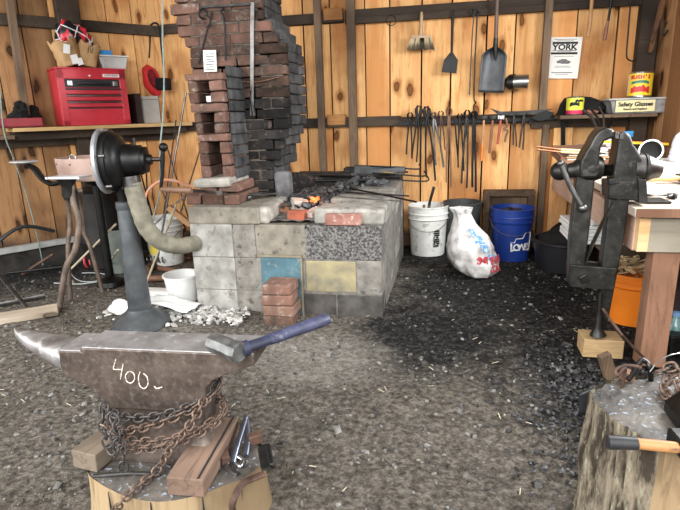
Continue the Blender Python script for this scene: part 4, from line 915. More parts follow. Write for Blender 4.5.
t.links.new(ramp(t, mr.outputs[0], [(.1, (.02, .018, .015)), (.5, (.16, .12, .07)), (.8, (.50, .40, .24))]), b.inputs['Base Color']); b.inputs['Roughness'].default_value = .8; bump(t, b, n.outputs[0], .8, .004)
w = MB(); n_ = 30
for i in range(n_):
    u = i/(n_-1); a = B(411.5+19.5*u, 38, 4.40); c_ = B(407.5+26.5*u, 49.5+random.uniform(-.6, .6), 4.40); w.beam(a, c_, .011, .03, up=(0, 1, 0))
obj('bristles', w, m, t_)
# black square shovel / spatula
t_ = thing('flat_slice', 'small black flat shovel hanging on the back wall', 'shovel', B(450, 60))
obj('shaft', MB().tube([B(453, 10), B(453, 16), B(452, 50), B(451, 56)], [.006, .009, .008, .012], 8, flat=(1, .6)), iron_black, t_, smooth=True)
w = MB(); w.prism([(q.x, q.z) for q in (B(441.5, 72), B(444, 60), B(450, 52.5), B(453, 52.5), B(458, 60), B(456.5, 73.5))], 4.40, 4.408); obj('blade', w, iron_black, t_, bevel=.002)
# long hooked rods
wire('hooked_rod', 'thin iron rod with a top loop hanging left of the coal shovel', 'hooked rod', [B(472.5, 15), B(471, 11), B(473, 9.5), B(474, 13), B(472, 40), B(469.5, 95)], .0045, iron, group='hooked rods on the back wall')
wire('hooked_rod', 'thicker black hooked rod hanging right beside the thin looped rod', 'hooked rod', [B(479, 13), B(476, 10.5), B(475.5, 14), B(477, 18), B(475, 60), B(474, 98), B(476, 102), B(473.5, 107), B(475, 118)], .0055, iron_black, group='hooked rods on the back wall')
wire('hanging_ring', 'thin iron ring hanging on the dark girt left of the brush', 'ring', [B(391+5*cos(a), 20.5+5*sin(a), 4.42) for a in [k*pi/8 for k in range(17)]], .003, iron_black, n=2)
# coal shovel
t_ = thing('coal_shovel', 'large grey coal shovel hanging upside down on the back wall', 'shovel', B(491, 60))
obj('shaft', MB().tube([B(497.5, -6, 4.36), B(496.5, 20, 4.36), B(495.5, 46, 4.36)], .014, 12), pm('shovel_shaft', (.17, .11, .075), (.1, .065, .05), 8, .5), t_, smooth=True)
obj('socket', MB().tube([B(495.8, 38, 4.36), B(495.3, 50, 4.365), B(495.5, 60, 4.37)], [.017, .018, .006], 12), iron, t_, smooth=True)
def shov(u, v_):
    py = 47 + 45.5*v_; wl = 12.6*min(1, sqrt(max(.0, v_*5.5+.02))) ; cx_ = 495.3 - 4.6*v_
    q = B(cx_ + wl*(u-.5)*2, py + .8*(u-.5)*v_, 4.37); q.y = 4.365 + .035*(1-abs(2*u-1)**2.2)*(1-.3*v_) ; return q
obj('blade', MB().sheet(shov, 16, 16), iron_grey, t_, solid=.004, smooth=True)
# hanging tin cup
t_ = thing('tin_cup', 'small shiny tin can hanging sideways from a nail right of the shovel', 'tin can', B(517, 82))
obj('can', MB().tube([B(512, 82, 4.40), B(513, 82, 4.40), B(527, 81.5, 4.37), B(527.5, 81.5, 4.37)], [.045, .052, .054, .058], 24), steel, t_, smooth=True)
obj('dark_half', MB().tube([B(509, 82.3, 4.42), B(510, 82.2, 4.41), B(515, 82, 4.395)], [.045, .058, .058], 24), iron, t_, smooth=True)
# poster
pc_ = B(563.5, 58, 4.47)
t_ = thing('poster', 'white printed notice with black headline bars pinned on the back wall', 'poster', pc_, (0, radians(2.5), 0))
obj('sheet', MB().box((0, 0, 0), (.235, .002, .295)), pm('notice_paper', (.80, .78, .73), (.74, .72, .67), 5, .8), t_, world=False)
M0 = Matrix.Translation(pc_) @ Matrix.Rotation(radians(2.5), 4, 'Y') @ Matrix.Rotation(pi/2, 4, 'X')
w = MB(); w.box((0, -.002, .107), (.18, .001, .015)); w.box((0, -.002, .033), (.19, .001, .015)); obj('headline_bar', w, ink, t_, world=False)
text('lettering', 'YORK', .056, ink, M0 @ Matrix.Translation((0, .075, .002)), t_, bold=.002, sx=1.15)
text('lettering', 'BLACKSMITHS', .02, ink, M0 @ Matrix.Translation((0, .052, .002)), t_) if False else None
w = MB()
for x, z, sx, sz in ((0, .132, .16, .004), (0, .122, .12, .003), (0, .052, .17, .005), (0, .046, .10, .003), (0, .012, .14, .003), (0, -.058, .10, .003), (0, -.066, .12, .003), (0, -.105, .15, .006), (0, -.117, .09, .003)): w.box((x, -.002, z), (sx, .001, sz))
obj('small_print', w, pm('grey_ink', (.2, .2, .2), (.12, .12, .12), 30, .8), t_, world=False)
w = MB().blob((0, -.002, -.025), (.035, .001, .016), 3, .5, 3, 3).blob((.028, -.002, -.03), (.022, .001, .012), 3, .5, 3, 5).blob((-.03, -.002, -.028), (.016, .001, .009), 3, .5, 3, 7); obj('engraving', w, MATS['grey_ink'], t_, world=False)
# handles hanging from the girt on the right
def hang(name, label, cat, pts, r, mat, Y=4.38, n=4): return wire(name, label, cat, [B(x, y, Y) for x, y in pts], r, mat, n=n)
hang('wooden_tool', 'pale worn wooden tool hanging high right of the notice', 'tool', [(592, -2), (591, 12), (590, 24), (588, 36)], .013, handle_wood)
t_ = thing('file', 'black file with a reddish wooden handle hanging point up on the girt', 'file', B(606, 20))
obj('blade', MB().tube([B(612, -4, 4.38), B(610, 10, 4.38), B(608, 22, 4.38)], .009, 8, flat=(1, .5)), iron_black, t_)
obj('handle', MB().tube([B(608, 21, 4.38), B(606, 30, 4.38), B(604.5, 40, 4.38)], [.009, .014, .012], 10), pm('red_brown', (.30, .12, .07), (.2, .08, .05), 9, .5), t_, smooth=True)
hang('long_hook', 'thin black rod with a hooked foot hanging above the bean can', 'hook', [(631, 0), (629.5, 15), (628, 35), (626.5, 55), (629, 60), (634, 61), (636, 58)], .0055, iron_black)
hang('rusty_hook', 'rusty brown hook hanging in the right corner of the back wall', 'hook', [(662, 4), (659, 20), (654, 36), (652, 42)], .010, rust, Y=4.25)
hang('corner_hook', 'dark bent iron hook hanging on the right corner post', 'hook', [(667, 22), (663, 30), (664, 36), (668, 30)], .006, iron_black, Y=4.2)
# right shelf with its load
SZ = aty(620, 114, 4.2).z
t_ = thing('wall_shelf', 'brown wooden shelf on the back wall above the workbench', 'shelf', (1.02, 4.30, SZ))
sx0, sx1 = aty(560, 117, 4.16).x, 1.42
obj('board', MB().box(((sx0+sx1)/2, 4.30, SZ-.012), (sx1-sx0, .29, .024), jit=.002), post_wood, t_, bevel=.002)
obj('bracket', MB().beam(B(563, 121, 4.40), B(563, 165, 4.42), .03, .02, up=(0, 1, 0)), iron_black, t_)
tx = lambda x, Y: aty(x, 100, Y).x
YB = 4.24
t_ = thing('safety_glasses_tray', 'clear plastic tray with a cream name card standing on the right shelf', 'tray', (tx(636, YB), YB, SZ+.001))
w = MB(); w.prism([(-.17, 0), (.17, 0), (.195, .095), (-.195, .095)], -.10, .10); obj('tray', w, pm('grey_clear', (.34, .34, .33), (.16, .16, .155), 14, .25, 0, .2), t_, world=False, bevel=.01)
obj('rim', MB().box((0, 0, .100), (.42, .23, .012)), pm('rim_clear', (.55, .55, .54), (.35, .35, .34), 14, .3), t_, world=False, bevel=.004)
sg = obj('name_card', MB().box((-.035, -.112, .052), (.25, .004, .078), (.0, .0, 0)), pm('cream_card', (.82, .74, .42), (.76, .68, .37), 5, .7), t_, world=False)
M0 = Matrix.Translation(t_.location) @ Matrix.Translation((-.035, -.116, .063)) @ Matrix.Rotation(pi/2, 4, 'X')
text('lettering', 'Safety Glasses', .039, ink, M0, sg, bold=.0012); text('lettering', 'Return and Replace', .019, ink, M0 @ Matrix.Translation((0, -.032, 0)), sg, bold=.0006)
# bean can
YC = 4.22; can_r = .077
t_ = thing('bean_can', 'large yellow labelled bean can standing on the tray of the right shelf', 'can', (tx(638.5, YC), YC, SZ+.108), (0, 0, -.32))
ch = .175
obj('shell', MB().lathe([(can_r-.004, 0), (can_r, .004), (can_r-.002, .012), (can_r-.002, ch-.012), (can_r, ch-.004), (can_r-.003, ch), (can_r-.008, ch-.006), (0, ch-.006)], 48), steel, t_, world=False, smooth=True)
yel = pm('yellow_print', (.85, .62, .04), (.80, .55, .03), 5, .35)
obj('label', MB().lathe([(can_r+.0005, .014), (can_r+.0005, ch-.014)], 48, caps=False), yel, t_, world=False, smooth=True)
def curved(body, size, z, mat, bold=.001, r=can_r+.0012, par=None, k=1.0, name='lettering', width=.0):
    """lettering set letter by letter round a can"""
    n = len(body); adv = size*.66*k; its = []
    for i, chh in enumerate(body):
        if chh == ' ': continue
        a = (i-(n-1)/2)*adv/r; M = Matrix.Rotation(a, 4, 'Z') @ Matrix.Translation((0, -r, z)) @ Matrix.Rotation(pi/2, 4, 'X')
        its.append((chh, size, Matrix.Translation(par.location) @ Matrix.Rotation(par.rotation_euler.z, 4, 'Z') @ M, bold))
    letters(name, its, mat, par)
redp = pm('red_print', (.62, .03, .03), (.55, .03, .03), 5, .4); grnp = pm('green_print', (.04, .22, .13), (.03, .18, .1), 5, .4)
curved("BUSH'S", .034, .136, redp, par=t_, bold=.002)
def curved_patch(name, z0, z1, a0, a1, mat, par, r, bow=0, rag=0):
    w = MB(); w.sheet(lambda u, v_: Vector((r*sin(a0+(a1-a0)*u), -r*cos(a0+(a1-a0)*u), z0+(z1-z0)*v_ + bow*(1-(2*u-1)**2) + rag*noise.noise(Vector((u*7, v_*5, 1)))*(1 if v_ > .5 else .4))), 16, 4); obj(name, w, mat, par, world=False, smooth=True)
curved_patch('green_band', .088, .106, -.75, .75, grnp, t_, can_r+.001, bow=.010)
curved_patch('red_panel', .028, .066, -.78, .85, redp, t_, can_r+.001, bow=.012, rag=.014)
curved_patch('side_print', .03, .15, -1.35, -1.1, paper, t_, can_r+.001)
# small yellow and red can
YD = 4.22; q = aty(574, 117, YD)
t_ = thing('small_can', 'small yellow can with a red foot band at the left end of the shelf', 'can', (q.x, YD, SZ+.001)); r_ = .058
obj('shell', MB().lathe([(r_-.006, 0), (r_-.003, .004), (r_, .125), (r_+.002, .13), (r_-.004, .13), (r_-.005, .12), (0, .12)], 40), steel, t_, world=False, smooth=True)
obj('label', MB().lathe([(r_+.001, .035), (r_+.0015, .12)], 40, caps=False), pm('lemon', (.78, .80, .06), (.6, .62, .05), 22, .4), t_, world=False, smooth=True)
obj('foot_band', MB().lathe([(r_-.001, .008), (r_+.0012, .036)], 40, caps=False), pm('crimson', (.65, .03, .10), (.5, .02, .08), 9, .4), t_, world=False, smooth=True)
curved_patch('dark_print', .06, .085, -.8, .3, ink, t_, r_+.003, bow=.008, rag=.01); curved_patch('dark_print', .092, .108, -.2, .8, ink, t_, r_+.003, rag=.008)
# black hat behind
t_ = thing('black_hat', 'wide black felt hat propped on the shelf behind the small can', 'hat', (tx(587, 4.33), 4.30, SZ+.001))
w = MB(); pts = [(q.x, q.z) for q in (B(556, 115), B(560, 104), B(564, 98), B(572, 96.5), B(589, 97), B(597, 100), B(606, 107), B(613, 114), B(612, 116), B(557, 117))]
w.prism(pts, 4.34, 4.40); obj('brim', w, black_cloth, t_, bevel=.01)
w = MB(); w.blob((0, 0, .05), (.13, .045, .05), 3, .15, 2, 2); obj('crown', w, black_cloth, t_, world=False, smooth=True)
o = obj('leather_scrap', MB().blob((0, 0, .018), (.05, .02, .018), 2, .3, 2, 3), MATS['red_brown'], world=False, smooth=True); o.location = (tx(592, 4.2), 4.19, SZ); tag(o, 'reddish brown scrap lying on the shelf right of the small can', 'scrap')
# little door frame leaning on the wall
t_ = thing('wooden_crate', 'old brown wooden frame box standing on the wall behind the blue bucket', 'crate', (B(508, 225).x, 4.38, 0))
x0, x1 = B(483, 200, 4.38).x, B(534, 200, 4.38).x; zt = B(500, 190, 4.38).z
for nm, (a, c_, e, f_) in dict(top_rail=(x0, x1, zt-.045, zt), side_rail=(x0, x0+.05, 0, zt-.045), side_rail2=(x1-.05, x1, 0, zt-.045), bottom_rail=(x0+.05, x1-.05, 0.0, .05)).items():
    obj(nm.rstrip('2'), MB().box(((a+c_)/2, 4.38, (e+f_)/2), (c_-a, .08, f_-e), jit=.002), pm('crate_brown', (.11, .07, .045), (.055, .035, .024), 14, .8), t_, bevel=.003)
obj('panel', MB().box(((x0+x1)/2, 4.40, zt/2), (x1-x0-.1, .02, zt-.06)), post_wood, t_)
# buckets
q = atz(427, 256)
t_ = bucket('white_bucket', 'white plastic bucket with a stick in it at the foot of the back wall', (q.x, q.y+.11, 0), white_plastic, h=.40, r0=.135, r1=.158)
w = MB(); random.seed(8)
for i in range(8):
    for j in range(9):
        if random.random() < .72:
            a = -pi/2+.38+j*.035; z = .09+i*.017; w.box((.149*cos(a), .149*sin(a), z), (.008, .006, .012), (0, 0, a+pi/2))
obj('printed_code', w, ink, t_, world=False)
a = aty(428, 213, 4.05); wire('grey_stick', 'pale grey rod standing in the white bucket', 'rod', [Vector((a.x-.01, 4.18, .03)), aty(428, 212, 4.10), aty(434, 187, 4.05)], .011, iron_worn, n=3)
wire('stirring_stick', 'short rusty stick leaning inside the white bucket', 'stick', [Vector((a.x-.04, 4.22, .10)), aty(424, 205, 4.18)], .011, rust_light, n=2)
q = atz(455, 252)
t_ = thing('grey_bin', 'dark grey plastic bin standing behind the white sack', 'bin', (q.x+.05, 4.30, 0)); obj('bin', MB().lathe([(.12, 0), (.15, .40), (.158, .40), (.158, .415), (.145, .415), (.115, .01), (0, .01)], 4*9, caps=False), pm('bin_grey', (.055, .06, .06), (.035, .038, .038), 6, .5), t_, world=False, smooth=True)
blue = pm('blue_pail', (.012, .045, .27), (.008, .03, .19), 6, .4)
q = atz(512, 262)
t_ = bucket('blue_bucket', 'dark blue plastic bucket by the crate on the back wall', (q.x, q.y+.13, 0), blue, h=.40, r0=.135, r1=.158)
lp = MB(); r_ = .1495
def on_b(a, z, r=.151): return Vector((r*sin(a), -r*cos(a), z))
lp.tube([on_b(a, z, .1455+(z-.08)*.06) for a, z in ((-.12, .155), (.05, .155), (.12, .185), (.45, .185), (.6, .225), (.95, .225), (.95, .085), (-.12, .085))], .0035, 6, closed=True)
obj('outline_mark', lp, white_paint, t_, world=False)
its = []
for i, chh in enumerate("LOWE'S"):
    a = (-.02, .18, .43, .66, .80, .90)[i]; its.append((chh, .072, Matrix.Translation(t_.location) @ Matrix.Rotation(a, 4, 'Z') @ Matrix.Translation((0, -.1475, .115)) @ Matrix.Rotation(pi/2, 4, 'X'), .0015))
letters('lettering', its, white_paint, t_)
w = MB(); random.seed(9)
for i in range(150):
    a = random.uniform(0, 2*pi); r = .132*sqrt(random.random()); w.stone((t_.location.x+r*cos(a), t_.location.y+r*sin(a), .345+random.uniform(-.01, .02)), random.uniform(.010, .02))
tag(obj('bucket_coal', w, MATS['coal']), 'black coal filling the dark blue bucket', 'coal', kind='stuff')
# black tub
q = atz(568, 274)
t_ = thing('black_tub', 'low wide black rubber tub at the wall behind the vise', 'tub', (q.x, q.y+.17, 0))
obj('tub', MB().lathe([(0, .004), (.18, .004), (.19, 0), (.215, .19), (.235, .20), (.235, .215), (.205, .215), (.18, .02), (0, .02)], 44, caps=False), pm('rubber', (.018, .018, .022), (.010, .010, .012), 6, .45), t_, world=False, smooth=True)
t_ = thing('black_sack', 'black cloth heaped in the rubber tub', 'cloth', (t_.location.x, t_.location.y, .03)); obj('cloth', MB().blob((0, 0, .16), (.17, .17, .13), 4, .22, 2, 6), black_cloth, t_, world=False, smooth=True)
# feed sack
q = atz(473, 278)
m, t, b = nt('sack_plastic'); v = coords(t); n = node(t, 'ShaderNodeTexNoise', i_Scale=9.0, i_Detail=6.0); t.links.new(v, n.inputs[0])
t.links.new(ramp(t, n.outputs[0], [(.36, (.26, .235, .22)), (.5, (.55, .53, .51)), (.66, (.70, .69, .67))]), b.inputs['Base Color']); b.inputs['Roughness'].default_value = .45; bump(t, b, n.outputs[0], .8, .02)
t_ = thing('feed_sack', 'white plastic sack with blue and red print slumped between the buckets', 'sack', (q.x, q.y+.10, 0))
prof = [(0, .085, .10), (.04, .145, .12), (.10, .172, .135), (.20, .165, .125), (.28, .125, .10), (.35, .085, .07), (.40, .062, .05), (.43, .056, .045), (.47, .075, .055)]
def sackf(u, v_, k=1.0, off=0.0):
    x = v_*(len(prof)-1); i = min(int(x), len(prof)-2); f_ = x-i; f2 = f_*f_*(3-2*f_) if False else f_
    z, a, bb_ = [prof[i][j]*(1-f2)+prof[i+1][j]*f2 for j in range(3)]; th = u*2*pi
    r = 1+.10*noise.noise(Vector((cos(th)*2.2, sin(th)*2.2, z*9)))+.09*noise.noise(Vector((cos(th)*5, sin(th)*5, z*16)))
    fold = 1+.13*sin(th*5+z*12)*max(0, (z-.3)/.15) if z > .3 else 1
    lean = .045 - .13*(z/.45)**.8
    q = Vector((a*cos(th)*r*fold*k + lean, bb_*sin(th)*r*fold*k + .06*z, z)); 
    q.z += -.05*max(0, cos(th))*(1-z/.45)*.3
    q.z = max(q.z, 0.0)
    return q
w = MB(); w.sheet(lambda u, v_: sackf(u, v_), 64, 40); w.bm.faces.new([v for v in w.bm.verts if False] or w.bm.verts[:0]) if False else None
obj('sack', w, m, t_, world=False, solid=.003, smooth=True)
def sackmark(name, u0, u1, v0, v1, mat, rag=0.02, seed=1):
    w = MB(); w.sheet(lambda a, c_: sackf(u0+(u1-u0)*a+rag*noise.noise(Vector((a*4, c_*5, seed))), v0+(v1-v0)*c_+rag*.8*noise.noise(Vector((a*6, c_*3, seed+9))), 1.035), 14, 8); obj(name, w, mat, t_, world=False)
bluep = pm('blue_print2', (.08, .24, .46), (.45, .55, .66), 40, .5, lo=.45, hi=.5); redp2 = pm('red_print2', (.55, .07, .09), (.45, .06, .07), 30, .5)
sackmark('blue_print', .80, .87, .44, .52, bluep, .03, 1); sackmark('blue_print', .83, .89, .36, .43, bluep, .03, 3); sackmark('blue_print', .78, .84, .53, .60, bluep, .03, 5); sackmark('blue_print', .85, .90, .30, .34, bluep, .02, 8)
its = []
for word, u0, du, v0 in (('SMITHING', .785, .027, .29), ('COAL', .87, .030, .19)):
    for i, chh in enumerate(word):
        u = u0+i*du; p = sackf(u, v0, 1.07); th = u*2*pi; px1 = p+Vector((-sin(th), cos(th), 0)); up_ = Vector((-.25, 0, 1))
        its.append((chh, .070, Matrix.Translation(t_.location) @ facing(p, px1-p, up_), .002))
letters('lettering', its, redp2, t_)

# ================================================================ WORKBENCH AND POST VISE
BZ = .71
t_ = thing('workbench', 'heavy wooden workbench with a pale scarred top on the right', 'workbench', (1.1, 3.3, 0))
def plank(x0, x1, y0, y1, sk=0):
    return MB().box(((x0+x1)/2, (y0+y1)/2, BZ-.019), (x1-x0-.004, y1-y0-.003, .038), jit=.002)
obj('front_board', plank(.755, 1.44, 2.33, 2.56), bench_wood, t_, bevel=.003); obj('worn_edge', MB().box((1.1, 2.328, BZ-.019), (.68, .005, .036)), leg_wood, t_)
y_ = 2.56
for k, wd in enumerate((.24, .22, .26, .24, .25, .25, .26)): obj('top_board', plank(.785+.012*k, 1.44, y_, y_+wd), bench_wood, t_, bevel=.003); y_ += wd
obj('front_beam', MB().box((1.13, 2.385, .59), (.60, .05, .145), jit=.002), bench_grey, t_, bevel=.003)
obj('beam_end', MB().box((.815, 2.39, .59), (.05, .052, .145)), new_pine, t_, bevel=.002)
obj('side_beam', MB().box((.805, 3.36, .585), (.04, 1.9, .15), jit=.002), pine('pinkish_beam', (.52, .36, .28), (.42, .27, .2), (.28, .17, .12), axis='y', knots=False, world=False), t_, bevel=.003)
obj('leg', MB().beam((.895, 2.37, 0), (.915, 2.42, .52), .105, .09, up=(0, 1, 0)), leg_wood, t_, bevel=.004)
obj('leg', MB().beam((1.15, 4.1, 0), (1.15, 4.1, .66), .1, .09, up=(0, 1, 0)), leg_wood, t_, bevel=.004)
obj('leg', MB().beam((1.38, 2.45, 0), (1.38, 2.45, .66), .09, .09, up=(0, 1, 0)), leg_wood, t_, bevel=.004)
obj('lower_shelf', MB().box((1.14, 3.5, .30), (.5, .95, .02)), post_wood, t_)
# vise
VY = 2.45
V2 = lambda pts: [(q.x, q.z) for q in (aty(x, y, VY-.045) for x, y in pts)]
vs_ = pm('vise_iron', (.055, .054, .048), (.016, .015, .013), 13, .42, .7, .4, c3=(.075, .068, .058))
t_ = thing('post_vise', 'massive black iron post vise clamped to the left side of the workbench', 'vise', (.70, VY, .085))
c_ = lambda cx, cy: (aty(cx, cy, VY).x, aty(cx, cy, VY).z)
obj('front_jaw', MB().prism(V2([(617.5, 134), (617.5, 139), (611, 138.5), (604.5, 141), (601, 147), (599.5, 156), (599, 166), (600, 172), (596, 178), (580, 178), (579.5, 168), (581, 160), (585, 152), (589.5, 145), (593.5, 137), (598, 131), (604, 127.5), (611, 128.5)]), VY-.055, VY+.055), vs_, t_, bevel=.010, smooth=True, ang=35, seg=3)
obj('jaw_face', MB().prism(V2([(613.5, 131), (617.7, 133), (617.7, 139.5), (613.5, 138.5)]), VY-.07, VY+.07), iron_worn, t_, bevel=.003)
e0, e1 = aty(590, 168, VY), 0
obj('eye_boss', MB().lathe([(.03, -.052), (.046, -.045), (.056, -.02), (.058, .0), (.056, .02), (.046, .045), (.03, .052)], 32, Matrix.Translation(e0) @ Matrix.Rotation(pi/2, 4, 'Y')), vs_, t_, smooth=True)
obj('front_leg', MB().prism(V2([(578, 172), (597, 172), (594, 200), (590.5, 232), (586.5, 262), (584, 289), (569.5, 286), (571, 240), (575, 205)]), VY-.03, VY+.03), vs_, t_, bevel=.007)
obj('rear_jaw', MB().prism(V2([(617.8, 134.5), (621, 132.5), (627, 132), (630.5, 136), (633, 144), (639, 152.5), (642, 158), (642.5, 170), (641, 182), (634, 187), (612, 186), (613.5, 170), (616, 156), (617.5, 144)]), VY-.055, VY+.055), vs_, t_, bevel=.011, smooth=True, ang=35, seg=3)
obj('jaw_face', MB().prism(V2([(618, 134), (622, 131.8), (622.5, 139), (618, 140)]), VY-.07, VY+.07), iron_worn, t_, bevel=.003)
obj('screw_box', MB().tube([aty(632, 168, VY), aty(641, 168, VY), aty(642, 168, VY), aty(648, 168.5, VY), aty(653, 168.5, VY), aty(660, 169, VY)], [.062, .062, .055, .055, .045, .038], 28), iron_worn, t_, smooth=True)
obj('box_ring', MB().tube([aty(643, 168, VY), aty(645.5, 168, VY)], .061, 28), vs_, t_, smooth=True)
w = MB(); a, b2 = aty(597, 171, VY), aty(618, 169.5, VY); w.tube([a.lerp(b2, i/40) for i in range(41)], [.026 if i % 2 else .0225 for i in range(41)], 20); obj('screw', w, iron, t_, smooth=True, ang=20)
obj('screw_collar', MB().tube([aty(567, 171, VY), aty(574, 170, VY), aty(576, 169.5, VY), aty(582, 169, VY)], [.030, .034, .042, .044], 24), vs_, t_, smooth=True)
obj('screw_head', MB().sphere(aty(560, 171, VY), .041, 24, 16), iron, t_, smooth=True)
hd = obj('turning_handle', MB().tube([aty(561, 165, VY-.045), aty(571, 188, VY-.045), aty(582, 207, VY-.045)], .0115, 14), iron_worn, t_, smooth=True)
obj('handle_knob', MB().sphere(aty(583, 208, VY-.045), .021, 16, 12), iron_worn, hd, smooth=True)
obj('handle_knob', MB().sphere(aty(560.5, 163.5, VY-.045), .015, 14, 10), iron_worn, hd, smooth=True)
obj('rear_leg', MB().prism(V2([(610, 184), (634, 184), (630, 205), (626, 235), (621, 262), (616.5, 285), (607.5, 331), (600.5, 331), (602, 288), (603, 262), (607, 232), (609, 205)]), VY-.034, VY+.034), vs_, t_, bevel=.007)
obj('mounting_collar', MB().prism(V2([(607.5, 181), (643, 180), (643.5, 201), (608, 199)]), VY-.06, VY+.06), vs_, t_, bevel=.006)
obj('collar_strap', MB().prism(V2([(636, 178), (645, 179), (646, 203), (637, 203)]), VY-.07, VY+.06), iron, t_, bevel=.005)
obj('wedge_key', MB().prism(V2([(606, 178.5), (617, 176.5), (618, 182), (607, 184)]), VY-.08, VY-.03), iron, t_, bevel=.003)
obj('mount_plate', MB().box((.88, VY+.05, BZ+.006), (.10, .12, .01)), iron, t_, bevel=.002)
obj('leaf_spring', MB().tube(smooth_path([aty(612, 201, VY-.02), aty(603, 222, VY-.02), aty(593, 243, VY-.02), aty(584, 264, VY-.02)], 4), .018, 10, flat=(.35, 1.2)), vs_, t_, smooth=True)
pv = obj('pivot_plate', MB().prism(V2([(570.5, 264.5), (617, 268), (613.5, 290.5), (570, 286.5)]), VY-.052, VY-.034), vs_, t_, bevel=.004)
obj('pivot_plate', MB().prism(V2([(570.5, 264.5), (617, 268), (613.5, 290.5), (570, 286.5)]), VY+.034, VY+.05), vs_, t_, bevel=.004)
q = aty(584, 278.5, VY-.06); obj('square_nut', MB().box(q, (.034, .022, .034), (0, radians(-32), 0)), iron, pv, bevel=.003)
obj('foot_spike', MB().tube([aty(600.5, 292, VY-.04), aty(599.5, 312, VY-.04), aty(598.5, 326, VY-.04), aty(598, 331, VY-.04), aty(598, 335, VY-.04)], [.006, .013, .017, .026, .036], 14), iron, t_, smooth=True)
q0, q1 = aty(585, 337, 2.39), aty(626, 337, 2.39)
o = obj('wood_block', MB().box((0, 0, .044), (q1.x-q0.x, .12, .088), jit=.002), pine('dirty_pine', (.42, .29, .15), (.28, .18, .085), (.12, .08, .045), axis='x', knots=False, world=False), world=False, bevel=.003); o.location = ((q0.x+q1.x)/2, VY+.01, 0); tag(o, 'yellow pine block under the foot of the post vise', 'wood block')
wire('rusty_rod', 'thin rusty rod leaning against the vise foot towards the stump', 'rod', [aty(603, 309, 2.36), aty(622, 335, 2.2), atz(648, 362, .05)], .006, rust, n=2)
o = obj('leaning_board', MB().box((0, 0, .05), (.05, .03, .15)), post_wood, world=False, bevel=.003); o.location = (.70, 2.22, -.01); o.rotation_euler = (0, -.35, .3); tag(o, 'short grey brown board leaning below the wood block by the stump', 'board')
# ---- things lying on the bench (line of sight meets the bench top)
bt = lambda x, y, z=BZ: atz(x, y, z)
def lay(name, label, cat, mb, mat, p, rot=0, z=BZ, **k):
    o = obj(name, mb, mat, world=False, **k); o.location = (p.x, p.y, z+.001); o.rotation_euler = (0, 0, rot) if not isinstance(rot, tuple) else rot; return tag(o, label, cat)
whitec = pm('white_cloth', (.85, .84, .82), (.66, .65, .63), 9, .85, bmp=.4)
lay('white_rag', 'white crumpled rag on the bench top just right of the vise collar', 'rag', MB().blob((0, 0, .012), (.10, .07, .016), 4, .5, 2.5, 4), whitec, bt(655, 194), .3, smooth=True)
t_ = thing('hammer', 'hammer with a pale varnished handle lying on the bench behind the rag', 'hammer', (bt(662, 184).x, bt(662, 184).y, BZ+.03), (0, 0, .02))
obj('handle', MB().tube([(-.085, 0, 0), (-.07, 0, 0), (-.02, 0, 0), (.04, 0, 0), (.08, 0, 0)], [.012, .018, .015, .018, .013], 12), pm('varnished', (.72, .48, .22), (.58, .35, .14), 8, .35, st=(.3, 1, 1)), t_, world=False, smooth=True)
obj('head', MB().box((.10, 0, 0), (.04, .12, .04)), iron, t_, world=False, bevel=.006)
wire('long_punch', 'thin bright steel punch lying in front of the varnished hammer', 'punch', [bt(645, 186, .71), bt(673, 193, .71)], .006, steel, n=2)
lay('wire_cutter', 'small black pliers lying near the front edge of the bench', 'pliers', MB().tube([(-.03, 0, .01), (0, .01, .012), (.05, .0, .01)], [.006, .014, .006], 8).tube([(-.03, .03, .01), (0, .01, .012), (.05, .035, .01)], [.006, .012, .006], 8), black_plastic, bt(676, 199), 1.2, smooth=True)
lay('white_pipe', 'short thick white plastic pipe lying behind the vise screw box', 'pipe', MB().tube([(-.10, 0, .03), (.11, 0, .03)], .03, 24), white_paint, bt(655, 167), .03, smooth=True, ang=60)
lay('pipe_plug', 'white pipe plug standing on the white pipe end', 'plug', MB().lathe([(.03, 0), (.032, .01), (.03, .045), (.02, .05), (0, .05)], 20), white_paint, bt(651, 166), 0, z=BZ+.058, smooth=True)
t_ = thing('magnifier_ring', 'round black faced gauge with a silver rim standing on the bench', 'gauge', aty(651, 151, 3.42), (pi/2-.2, 0, -.35))
obj('rim', MB().lathe([(.058, -.02), (.066, -.02), (.068, 0), (.064, .022), (.056, .022)], 36, caps=False), steel, t_, world=False, smooth=True); obj('face', MB().lathe([(0, .0), (.058, .005)], 36), black_cloth, t_, world=False)
gz = aty(651, 160, 3.42).z
o = obj('blown_out_box', MB().box((0, 0, (gz-BZ-.01)/2), (.42, .34, gz-BZ-.012), jit=.003), white_paint, world=False, bevel=.004); o.location = (aty(666, 160, 3.42).x, 3.46, BZ+.001); tag(o, 'added flat white box for the blown-out pile, under the bottle and gauge', 'box')  # added box, its white stands in for the blown-out bench pile
t_ = thing('water_bottle', 'clear plastic water bottle standing on the white box at the right', 'bottle', (aty(674, 160, 3.42).x, 3.42, gz-.008), (.0, .15, 0))
obj('bottle', MB().lathe([(0, .004), (.03, .0), (.036, .01), (.036, .03), (.033, .035), (.036, .04), (.036, .07), (.033, .075), (.036, .08), (.036, .12), (.03, .145), (.014, .165), (.013, .18)], 24), pm('bottle_clear', (.78, .80, .82), (.55, .57, .6), 20, .12, 0, .3, alpha=.7), t_, world=False, smooth=True)
obj('cap', MB().lathe([(.016, .178), (.016, .195), (0, .196)], 16), white_plastic, t_, world=False)
yq = aty(634, 144, 3.95); t_ = thing('yellow_level', 'yellow ruler lying on the pale packet behind the vise jaws', 'ruler', (yq.x, yq.y, yq.z), (0, .06, 0))
obj('ruler', MB().box((0, 0, .008), (.42, .035, .016)), yel, t_, world=False, bevel=.002); obj('red_edge', MB().box((.05, .0, .018), (.3, .012, .003)), redp, t_, world=False)
